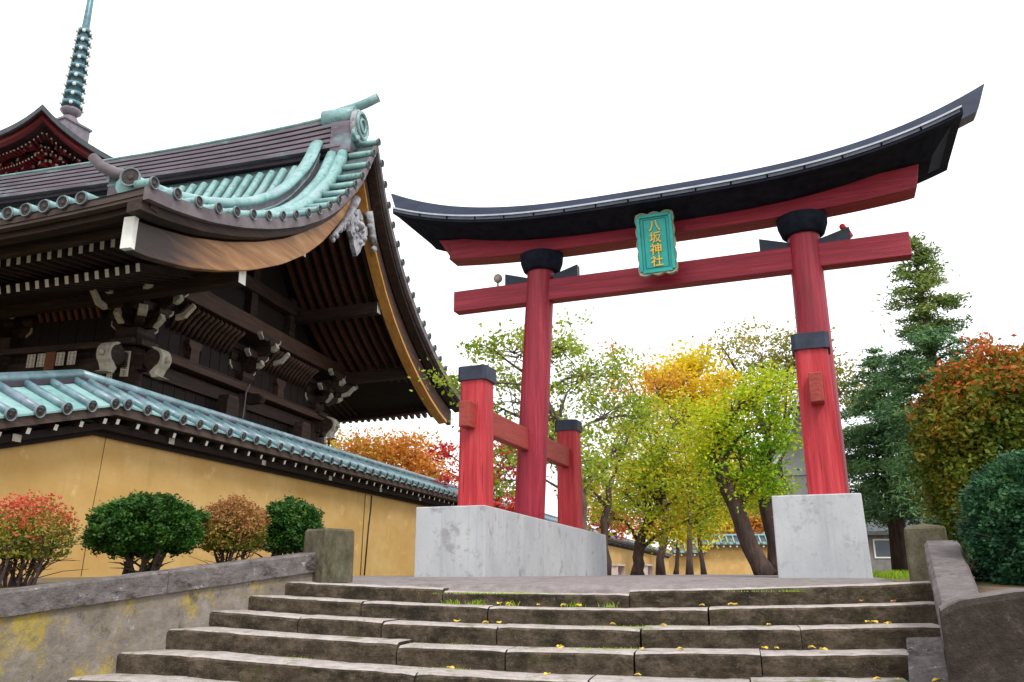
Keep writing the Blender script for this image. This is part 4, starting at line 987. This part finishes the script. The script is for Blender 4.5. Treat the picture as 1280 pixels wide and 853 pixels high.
def tree(name, label, cat, base, clumps, leaf, size, per, sub, bark='bark', trunk=None, tr=.18, dens=1.0, twig=.012, subr=.28, crown='crown', seed=1, thin=0, group=None):
    """clumps: (px, py, Y, rx, rz[, ry]) ellipsoids in world units around the pixel ray at depth Y."""
    r = np.random.default_rng(seed)
    base = Vector(base); t = thing(name, label, cat, base, 0, group)
    cs = []
    for c in clumps:
        p = at(c[0], c[1], c[2]); cs.append((np.array(p), c[3], c[4], c[5] if len(c) > 5 else c[3]))
    cen = sum((Vector(c[0]) for c in cs), Vector())/len(cs)
    mb = MB()
    tp = [base]+[Vector(q) for q in (trunk or [base.lerp(Vector((cen.x, cen.y, cen.z)), .55)])]
    n = len(tp); fine = []
    for i in range(n-1):
        for k in range(4): fine.append(tp[i].lerp(tp[i+1], k/4)+Vector((r.normal()*.03, r.normal()*.03, 0))*(1 if i+k else 0))
    fine.append(tp[-1]); F_ = len(fine)
    mb.tube(fine, [tr*(1.25 if i == 0 else 1)*(1-.45*i/F_) for i in range(F_)], 10)
    pts = []
    for (c, rx, rz, ry) in cs:
        c = Vector(c); k0 = min(range(F_//3, F_), key=lambda i: abs(fine[i].z-(c.z-rz*1.4))+.0*i); a = fine[k0] if c.z > fine[-1].z-.5 and False else fine[k0]
        mid = a.lerp(c, .5)+Vector((r.normal()*.12, r.normal()*.12, .12*(c-a).length*(.5+r.random())))
        br = tr*.34
        mb.tube([a, a.lerp(mid, .5)+Vector((r.normal()*.05, r.normal()*.05, .05)), mid, mid.lerp(c, .6)+Vector((r.normal()*.06,)*3), c], [br, br*.85, br*.62, br*.45, br*.25], 7)
        ns = max(3, int(sub*rx*rz))
        for _ in range(ns):
            d = r.normal(size=3); d /= np.linalg.norm(d); q = r.random()**(.45)
            sc = np.array(c)+d*np.array([rx, ry, rz])*q
            w = mid.lerp(c, .3+.7*r.random())
            if twig: mb.tube([w, w.lerp(Vector(sc), .5)+Vector((r.normal()*.06, r.normal()*.06, .05)), Vector(sc)], [twig*1.6, twig, twig*.4], 4, caps=False)
            m_ = int(per*r.uniform(.4, 1.5)*dens); k = subr*r.uniform(.6, 1.3)
            pp = r.normal(size=(m_, 3))*np.array([k, k, k*.6]); pts.append(sc+pp)
    o = mb.build('trunk', M[bark], t, off=False); o.location = -base
    P = np.concatenate(pts)-np.array(base); P = P[P[:, 2] > .1]
    leaf_mesh(crown, P, size, LM[leaf], t, seed=seed)
    return t
def G(px, Y, z=.085):    # ground point straight below photo column px at depth Y
    k = at(px, 719, Y); return (k.x, Y, z)

tree('slender_tree', 'sparse fresh green tree just behind the left torii pillar', 'tree', G(732, 17),
  [(640, 440, 16.5, .8, .7), (700, 430, 17.5, 1.0, .8), (610, 500, 16, .7, .9), (655, 560, 17, .6, .8), (730, 470, 17.5, .9, .9), (690, 520, 17, .9, .9), (760, 520, 18, 1.0, .8), (745, 590, 18, .9, .7), (560, 475, 15.5, .35, .35), (600, 430, 16, .45, .35), (715, 570, 17, .7, .6), (640, 500, 17, .6, .6), (630, 600, 17, .4, .5), (775, 470, 18, .6, .5)],
  'green_fresh', .052, 74, 20, 'bark_pale', [at(730, 640, 17), at(722, 600, 17), at(700, 540, 17), at(680, 490, 17)], .11, subr=.22, seed=3)
tree('young_tree', 'two-stemmed young yellow-green tree behind the right end of the left concrete block', 'tree', G(757, 21),
  [(770, 560, 21, 1.1, .8), (750, 620, 21, .9, .6), (800, 520, 22, .9, .7), (720, 600, 21, .6, .5)], 'green_yellow', .06, 40, 16, 'bark', [at(757, 650, 21), at(765, 600, 21)], .12, subr=.25, seed=4)
tree('spreading_tree', 'spreading yellow-green tree with forked trunk in front of the benches', 'tree', G(797, 25),
  [(790, 590, 25, 1.3, 1.0), (830, 560, 25, 1.4, 1.1), (870, 600, 25, 1.2, 1.0), (810, 640, 24.5, 1.2, .8), (860, 650, 25, 1.1, .7), (760, 640, 25, 1.0, .7), (845, 520, 26, 1.1, .9), (790, 540, 26, 1.0, .9), (885, 560, 25, .8, .9), (830, 605, 24, 1.0, .9), (745, 580, 25, .8, .9), (850, 585, 25.5, 1.2, .8), (780, 615, 25.5, 1.0, .7)],
  'green_yellow', .060, 80, 16, 'bark', [at(798, 690, 25), at(802, 670, 25), at(825, 630, 25)], .19, subr=.33, seed=5)
tree('leaning_tree', 'thin-trunked tree with orange-tinged top left of the yellow tree', 'tree', G(826, 30),
  [(800, 500, 30, 1.2, 1.1), (780, 540, 30, 1.1, .8), (825, 480, 30, 1.0, .8), (770, 480, 30, .5, .7), (765, 440, 31, .3, .4)], 'orange', .08, 34, 11, 'bark', [at(832, 640, 30), at(822, 580, 30)], .16, subr=.35, seed=6)
tree('yellow_tree', 'bright golden-yellow autumn tree standing tallest in the middle of the court', 'tree', G(862, 38),
  [(850, 470, 38, 1.7, 1.3), (880, 500, 38, 1.6, 1.4), (825, 480, 38, 1.0, .9), (870, 455, 38, 1.1, .8), (905, 480, 38, .9, .7), (850, 530, 38, 1.5, 1.2), (900, 540, 38, 1.4, 1.4), (860, 450, 38, .9, .6)], 'yellow', .12, 80, 11, 'bark', [at(862, 640, 38)], .16, subr=.5, seed=7)
tree('large_leaning_tree', 'big dark leaning trunk with bright green to yellow crown left of the right plinth', 'tree', G(958, 21),
  [(900, 540, 21, 1.0, .9), (940, 500, 21, 1.0, .8), (965, 530, 21, .7, .8), (925, 570, 21, 1.0, .8), (950, 590, 21, .8, .8), (890, 590, 21, .8, .6), (978, 488, 21, .5, .5), (960, 480, 21.5, .8, .5), (940, 615, 21, .8, .5), (915, 510, 21, .7, .6)],
  'green_bright', .056, 84, 21, 'bark', [at(925, 650, 21), at(905, 600, 21), at(895, 560, 21), at(915, 520, 21)], .24, subr=.27, seed=8)
tree('upright_tree', 'dark upright tree with thick trunk pressed behind the leaning one', 'tree', G(978, 22),
  [(955, 560, 22, .7, .8), (970, 520, 22, .6, .6), (965, 610, 22, .5, .6), (985, 470, 22, .4, .4)], 'green_bright', .07, 46, 16, 'bark', [at(960, 640, 22), at(958, 580, 22)], .26, subr=.28, seed=9)
tree('broad_tree', 'broad olive-brown tree rising behind the leaning tree and right pillar', 'tree', G(975, 42),
  [(950, 440, 42, 2.2, 1.4), (985, 450, 42, 1.8, 1.4), (915, 460, 42, 1.2, .8), (1010, 470, 42, 1.6, 1.4), (1060, 480, 42, 1.6, 1.1), (1085, 505, 42, 1.2, 1.0), (900, 430, 43, .6, .4), (1040, 460, 42, 1.2, .8), (1000, 520, 42, 1.8, 1.5), (940, 490, 42, 1.7, 1.4)],
  'olive', .11, 62, 7, 'bark', [at(978, 600, 42)], .4, subr=.55, seed=10)
tree('orange_tree', 'rounded orange and yellow tree showing above the tiled wall below the far hall eave', 'tree', G(470, 37),
  [(425, 568, 37, 1.4, .8), (470, 568, 37, 1.6, .9), (515, 570, 37, 1.6, 1.0), (545, 590, 37, 1.0, .7), (500, 600, 37, 1.8, .9), (450, 600, 37, 1.6, .8)], 'orange', .10, 90, 14, 'bark', None, .3, subr=.5, seed=11)
tree('garden_tree', 'small green tree at the back corner of the hall eaves', 'tree', G(404, 30), [(402, 530, 30, .6, .5), (412, 545, 30, .5, .5), (398, 565, 30, .6, .5)], 'green_bright', .08, 40, 16, 'bark', None, .12, seed=12)
tree('maple_tree', 'scarlet and orange maple between the two left support posts', 'tree', G(628, 24),
  [(625, 590, 24, .8, .45), (640, 570, 24, .8, .4), (615, 615, 24, .9, .45), (560, 590, 25, .5, .35), (555, 565, 25, .3, .25), (640, 640, 24, .8, .4)], 'red', .07, 60, 22, 'bark', None, .12, subr=.25, seed=13)
tree('maple_tree', 'crimson maple glowing behind the wall right of the left concrete block', 'tree', G(742, 46),
  [(735, 610, 46, 1.2, .8), (745, 640, 46, 1.5, .9), (770, 655, 46, 1.5, .6), (800, 662, 46, 1.3, .5)], 'red', .11, 60, 12, 'bark', None, .2, subr=.4, seed=14)
tree('yellow_shrub_tree', 'low golden tree behind the wall at the far corner', 'tree', G(845, 80), [(850, 668, 80, 2.6, 1.4), (880, 650, 80, 2.4, 1.6), (820, 665, 80, 2.0, 1.2)], 'yellow', .2, 60, 5, 'bark', None, .25, subr=.8, seed=15)
tree('orange_hedge_tree', 'orange-leaved tree over the far return wall roof', 'tree', G(930, 112), [(900, 655, 112, 3.5, 2.4), (940, 655, 112, 3.5, 2.4), (965, 640, 112, 3, 2.4)], 'orange', .28, 60, 3, 'bark', None, .3, subr=1.1, seed=16)
tree('tall_shade_tree', 'tall mid-green tree filling the gap behind the yellow tree', 'tree', G(880, 62), [(840, 600, 62, 3.2, 2.6), (890, 610, 62, 3.2, 2.6), (935, 600, 62, 3, 2.6), (800, 610, 62, 2.6, 2), (870, 640, 62, 3, 1.6)], 'green_yellow', .15, 90, 6, 'bark', None, .2, subr=.8, seed=17)
tree('pink_topped_tree', 'reddish tree top just above the large orange hedge', 'tree', G(1218, 16), [(1215, 440, 16, .45, .3), (1235, 460, 16, .5, .4), (1200, 465, 16, .4, .35)], 'red', .05, 30, 22, 'bark', [at(1220, 560, 16)], .09, subr=.18, seed=18)
# conifer: tiers of drooping boughs
def conifer(name, label, px, Y, top, seed, Rm, leaf, size, z0, per, tiers, top_leaf=None):
    r = np.random.default_rng(seed); b = Vector(G(px, Y)); t = thing(name, label, 'conifer', b); zt = at(px, top, Y).z-b.z
    mb = MB(); mb.tube([(0, 0, 0), (.05, 0, zt*.4), (0, .05, zt*.8), (0.02, 0, zt)], [.26, .2, .08, .015], 10)
    P = []; Q = []
    for i in range(tiers):
        f = i/(tiers-1); z = z0+(zt-z0)*f; rad = Rm*(1-f)**.62*(.62+.62*r.random())+.14
        for k in range(int(9-4*f)):
            a = r.random()*2*math.pi; e = Vector((math.cos(a)*rad, math.sin(a)*rad, z-.10*rad+.25*rad*f)); s_ = Vector((0, 0, z))
            m_ = s_.lerp(e, .5)+Vector((0, 0, .12*rad)); mb.tube([s_, m_, e], [.035*(1.1-f), .02, .006], 5, caps=False)
            n_ = int(per*rad*(1 if f < .6 else .62))
            q = r.random(n_)**.7; base = np.array([[*(s_.lerp(m_, x*2) if x < .5 else m_.lerp(e, x*2-1))] for x in q])
            w = (.07+.17*q*(1-.7*f))[:, None]; pts_ = base+r.normal(size=(n_, 3))*np.concatenate([w, w, w*.45], 1)
            (Q if f > .62 else P).append(pts_)
    mb.build('trunk', M['bark'], t, off=False)
    leaf_mesh('foliage', np.concatenate(P), size, LM[leaf], t, asp=.22, seed=seed)
    if Q: leaf_mesh('upper_foliage', np.concatenate(Q), size, LM[top_leaf or leaf], t, asp=.28, seed=seed+1)
conifer('conifer', 'tall blue-green conifer with thin pointed top behind the right plinth', 1205, 20, 300, 21, 1.55, 'conifer', .075, 1.6, 300, 30, 'larch')
conifer('conifer', 'broader dark conifer close beside the right torii pillar', 1128, 23, 440, 22, 1.7, 'conifer', .08, 1.6, 300, 20)
conifer('conifer', 'shaded conifer between the tall conifer and the orange hedge', 1240, 24, 440, 23, 1.5, 'conifer', .08, 1.2, 260, 20)
# clipped shrubs
def shrub(name, label, cat, cpx, cpy, Y, rx, rz, ry, leaf, size, n, zb, dense=True, top=None, seed=1, stems=6, square=2.2, stem_r=.022, bark='bark', flat=0.):
    r = np.random.default_rng(seed); c = at(cpx, cpy, Y); b = Vector((c.x, c.y, zb)); t = thing(name, label, cat, b)
    rel = np.array(c-b)
    d = r.normal(size=(n, 3)); d /= np.linalg.norm(d, axis=1)[:, None]
    k = (np.abs(d)**square).sum(1)**(-1/square)
    lump = 1+.05*np.sin(d[:, 0]*7+seed)+.05*np.sin(d[:, 2]*9+d[:, 1]*6+seed*2)+.04*np.sin(d[:, 0]*17+d[:, 2]*15)
    q = (r.random(n)**(.30 if dense else .42))*lump
    q = q+np.where(r.random(n) < .06, r.uniform(0, .10, n), 0)
    P = d*(k*q)[:, None]*np.array([rx, ry, rz])
    P[:, 2] = np.where(P[:, 2] < -rz*(.72-flat), -rz*(.72-flat)+r.normal(size=n)*.03*rz, P[:, 2])
    if dense:
        nc = int(520*(rx*rz/.16)**.8); idx = r.integers(0, n, nc); cc = P[idx]; w_ = cc/np.array([rx, ry, rz]); cc = cc+w_*r.uniform(-.03, .025, nc)[:, None]
        who = r.integers(0, nc, n); m_ = r.random(n) < .74; tuft_ = cc[who]+r.normal(size=(n, 3))*np.array([.026, .026, .022])*(1+1.2*rx*(rx > .8))
        P = np.where(m_[:, None], tuft_, P)
    P += rel+r.normal(size=(n, 3))*.010
    mb = MB()
    for i in range(stems):
        a = 2*math.pi*i/stems+r.random(); q_ = r.uniform(.25, .75)
        e = Vector(rel)+Vector((math.cos(a)*rx*q_, math.sin(a)*ry*q_, -rz*.25)); s_ = Vector((math.cos(a)*.05, math.sin(a)*.05, -.12))
        m_ = s_.lerp(e, .45)+Vector((r.normal()*.04, r.normal()*.04, -.02)); mb.tube([s_, m_, m_.lerp(e, .5)+Vector((r.normal()*.03, 0, .02)), e], [stem_r*1.2, stem_r, stem_r*.7, stem_r*.35], 6)
        for j in range(7):
            w = m_.lerp(e, r.random()); o_ = Vector((r.normal()*rx*.4, r.normal()*ry*.4, rz*r.uniform(.1, .5))); mb.tube([w, w+o_*.5+Vector((0, 0, .02)), w+o_], [stem_r*.4, stem_r*.28, .002], 4, caps=False)
    mb.build('stems', M[bark], t, off=False)
    if top:
        hgt = (P[:, 2]-rel[2])/rz; up_ = hgt+.5*(np.linalg.norm((P-rel)/np.array([rx, ry, rz]), axis=1)-.8)+r.normal(size=n)*.32+.25*np.sin(P[:, 0]*9)*np.sin(P[:, 1]*8+P[:, 2]*7) > top[1]
        leaf_mesh('red_foliage', P[up_], size, LM[top[0]], t, seed=seed+50); P = P[~up_]
    leaf_mesh('foliage', P, size, LM[leaf], t, seed=seed)
    return t
shrub('azalea_bush', 'red-tipped leggy azalea bush leftmost along the yellow wall', 'shrub', 30, 668, 6.9, .42, .33, .38, 'azalea_green', .017, 6500, -.05, False, ('azalea_red', .42), 31, 16, stem_r=.014, flat=.2)
shrub('clipped_yew', 'wide dark green clipped shrub between two reddish bushes', 'shrub', 184, 660, 7.7, .475, .285, .44, 'yew', .018, 64000, .0, True, None, 32, 7, stem_r=.03)
shrub('azalea_bush', 'bronze-pink azalea bush between two dark green clipped shrubs', 'shrub', 291, 663, 8.2, .32, .33, .33, 'azalea_green', .017, 11000, .02, False, ('azalea_pink', .05), 33, 14, stem_r=.013, flat=.2)
shrub('clipped_yew', 'small dark green clipped shrub beside the left stone post', 'shrub', 361, 661, 9.0, .335, .275, .33, 'yew', .018, 38000, .05, True, None, 34, 6, stem_r=.028)
shrub('tall_hedge_bush', 'large orange-topped hedge bush above the right parapet', 'hedge bush', 1288, 572, 8.6, 1.12, 1.10, .9, 'hedge', .030, 100000, .085, True, ('hedge_red', .92), 35, 10, 2.6, .03)
shrub('clipped_yew', 'deep green clipped shrub behind the right stone pier', 'shrub', 1316, 662, 5.7, .54, .52, .55, 'yew_right', .017, 90000, -.05, True, None, 36, 8, 2.3, .03)
# fallen orange shrub sprout at the parapet
r_ = np.random.default_rng(5)
def tuft(name, label, c, n, h, spread, m='grass'):
    v = MB()
    P = []
    me = MB()
    for _ in range(n):
        x, y = r_.normal()*spread[0]+c[0], r_.normal()*spread[1]+c[1]; hh = h*r_.uniform(.4, 1.2); a = r_.random()*6.28; w = .004
        z = c[2]; dx, dy = math.cos(a), math.sin(a); l = hh*r_.uniform(.1, .7)
        b = len(me.v); me.v += [(x-dy*w, y+dx*w, z), (x+dy*w, y-dx*w, z), (x+dx*l*.5, y+dy*l*.5, z+hh*.7), (x+dx*l, y+dy*l, z+hh)]
        me.f += [(b, b+1, b+2), (b+1, b+3, b+2)]; me.m += [0, 0]; me.s += [False, False]
    o = me.build(name, LM[m]); return tag(o, label, 'grass', kind='stuff')
c = at(1118, 716, 8.6); tuft('grass', 'bright green grass beside the right plinth', (c.x, c.y, .07), 1600, .09, (.19, .3, 0))
for i, (px, n_, Y) in enumerate(((565, 60, 7.0), (600, 90, 6.95), (640, 40, 6.9), (720, 60, 6.85), (760, 30, 6.8))):
    x = (px-640)/1000*Y*1.0; y = 7.15-.27*(x-.25)-.03; tuft('grass', 'small green weeds sprouting from the stair joint', (x, y, hz(-.137, x)), n_, .045, (.05, .012, 0))
for n, x, w in ((1, .15, .85), (1, -.1, .6), (2, 1.35, .9), (3, .9, .8), (3, -.3, .6), (4, -.4, .6), (1, 2.3, .6), (4, -1.7, .4)):
    y = SY[n-1]-.27*(x-.25)-(.012 if n > 1 else -.02); tuft('moss', 'low moss and weeds along the back of a stair tread', (x, y, hz(SZ[n] if n > 1 else -.036, x)-.004), int(420*w), .018, (w*.4, .012, 0))
# fallen leaves
leafA = leafmat('fallen_yellow', [(.72, .50, .04), (.80, .58, .10)], trans=.2); leafB = leafmat('fallen_brown', [(.46, .16, .05), (.6, .26, .10)], trans=.2)
for i in range(38):
    n = rng.choice([1, 1, 2, 2, 3, 3, 4]); x = rng.uniform(-.5, 2.7) if i > 6 else rng.uniform(1.6, 2.9)
    y = SY[n]-.27*(x-.25)+rng.uniform(.03, .30); z = hz(SZ[n], x)+.022; s = rng.uniform(.012, .026); a = rng.uniform(0, 6.28)
    mb = MB(); K = 9; pts = []
    for k in range(K):
        t = 2*math.pi*k/K; q = s*(1.25 if k == 0 else .9+.2*math.sin(3*t)); pts.append((q*math.cos(t+a)*1.3, q*math.sin(t+a)*.8, s*.35*math.sin(2*t+i)))
    mb.loft([[p for p in pts], [(p[0]*.9, p[1]*.9, p[2]+.003) for p in pts]])
    br = n == 1 and i < 9
    o = mb.build('fallen_leaf', leafB if br else leafA); o.location = (x, y, z)
    tag(o, 'curled brown fallen leaf on the second stair tread' if br else 'small yellow fallen leaf lying on the stone stairs', 'leaf', 'brown leaves fallen on the stairs' if br else 'yellow leaves fallen on the stairs')

# ------------------------------------------------------------------ benches and far buildings
def bench(px, Y, label):
    p = G(px, Y); t = thing('bench', label, 'bench', p, -R(15.5)+R(90), 'benches along the yellow wall')
    mb = MB(); mb.box(-1.3, 1.3, -.22, .22, .42, .50); mb.build('seat', M['bench'], t, off=False)
    for x in (-1.2, 1.2):
        mb = MB(); mb.box(x-.05, x+.05, -.2, .2, 0, .42); mb.build('leg', M['bench'], t, off=False)
    mb = MB(); mb.box(-1.1, 1.1, .1, .16, .15, .30); mb.build('stretcher', M['bench_dark'], t, off=False)
bench(772, 40, 'pale wooden bench in front of the yellow wall, nearer to the left concrete block')
bench(808, 40, 'pale wooden bench in front of the yellow wall behind the forked tree trunk')
# shrine hall with curved gable behind the right pillar
sh = thing('shrine_hall', 'white-walled shrine building with curved green-edged gable behind the right pillar', 'shrine building', G(1026, 25), -R(20))
mb = MB(); mb.box(-.72, .9, 0, 3, 0, 4.2); mb.build('wall', M['house_wall'], sh, off=False)
def cur(u): return 3.2+2.6*(1-min(1, abs(u)/1.35))**1.9+.25*(abs(u)/1.35)**6
for a, b, m, nm, y0, y1 in ((0, .10, 'copper', 'roof_edge', -.75, -.55), (-.16, -.02, 'white', 'bargeboard', -.68, -.58), (-.30, -.20, 'cap_metal', 'inner_bargeboard', -.64, -.55), (-.02, .06, 'roof_dark', 'roof', -.6, 3.4)):
    mb = MB(); rr = [[(u, y0, cur(u)+a), (u, y1, cur(u)+a), (u, y1, cur(u)+b), (u, y0, cur(u)+b)] for u in np.linspace(-1.35, 1.35, 41)]; mb.loft(rr); mb.build(nm, M[m], sh, off=False)
mb = MB(); mb.bar((-1.25, -.7, 3.25), (-.75, -.5, 2.55), .14, .16); mb.build('eave_bracket', M['bronze'], sh, off=False)
mb = MB(); mb.box(-.5, .65, -.03, .02, .3, 2.3); mb.build('door', M['wood'], sh, off=False)
mb = MB(); rr = [[(u, -.05, 3.0), (u, .05, 3.0), (u, .05, cur(u)-.2), (u, -.05, cur(u)-.2)] for u in np.linspace(-.8, .9, 15)]; mb.loft(rr); mb.build('gable_wall', M['house_wall'], sh, off=False)
def house(name, label, px, Y, w, d, h, rh, wm, rm, rot=0, wins=()):
    t = thing(name, label, 'building', G(px, Y), rot)
    mb = MB(); mb.box(-w/2, w/2, 0, d, 0, h); mb.loft([[(x, 0, h), (x, d, h), (x, d/2, h+rh*.97)] for x in (-w/2, w/2)]); mb.build('wall', M[wm], t, off=False)
    mb = MB(); rr = [[(x, -.6, h-.25), (x, d/2, h+rh), (x, d+.6, h-.25), (x, d+.6, h-.05), (x, d/2, h+rh+.22), (x, -.6, h-.05)] for x in (-w/2-.5, w/2+.5)]; mb.loft(rr); rf_ = mb.build('roof', M[rm], t, off=False)
    for (x, z, ww, hh) in wins:
        mb = MB(); mb.box(x-ww/2-.08, x+ww/2+.08, -.05, .0, z-.08, z+hh+.08); f_ = mb.build('window', M['white'], t, off=False)
        mb = MB(); mb.box(x-ww/2, x+ww/2, -.07, -.051, z, z+hh); mb.build('pane', M['glass_dark'], f_, off=False)
    return t
house('pale_house', 'pale grey two-storey house glimpsed between the two dark tree trunks', 945, 135, 9, 12, 13, 3.0, 'house_wall', 'roof_dark', R(-4), [(x_, z_, 1.8, 1.8) for x_ in (-2.8, 0, 2.8) for z_ in (6.5, 10)])
house('low_building', 'low grey building with dark roof seen under the conifers', 1165, 42, 9, 6, 2.2, 1.0, 'house_dim', 'roof_dark', R(-6), [(-2.2, .9, .8, .8), (.4, .9, .8, .8), (2.8, .9, .8, .8)])
house('temple_roof_building', 'distant temple building with red gable above the return wall', 905, 125, 12, 9, 4.4, 3.2, 'pag_red', 'ridge', R(-10), [(-3, 1.5, 1.5, 1.6), (3, 1.5, 1.5, 1.6)])
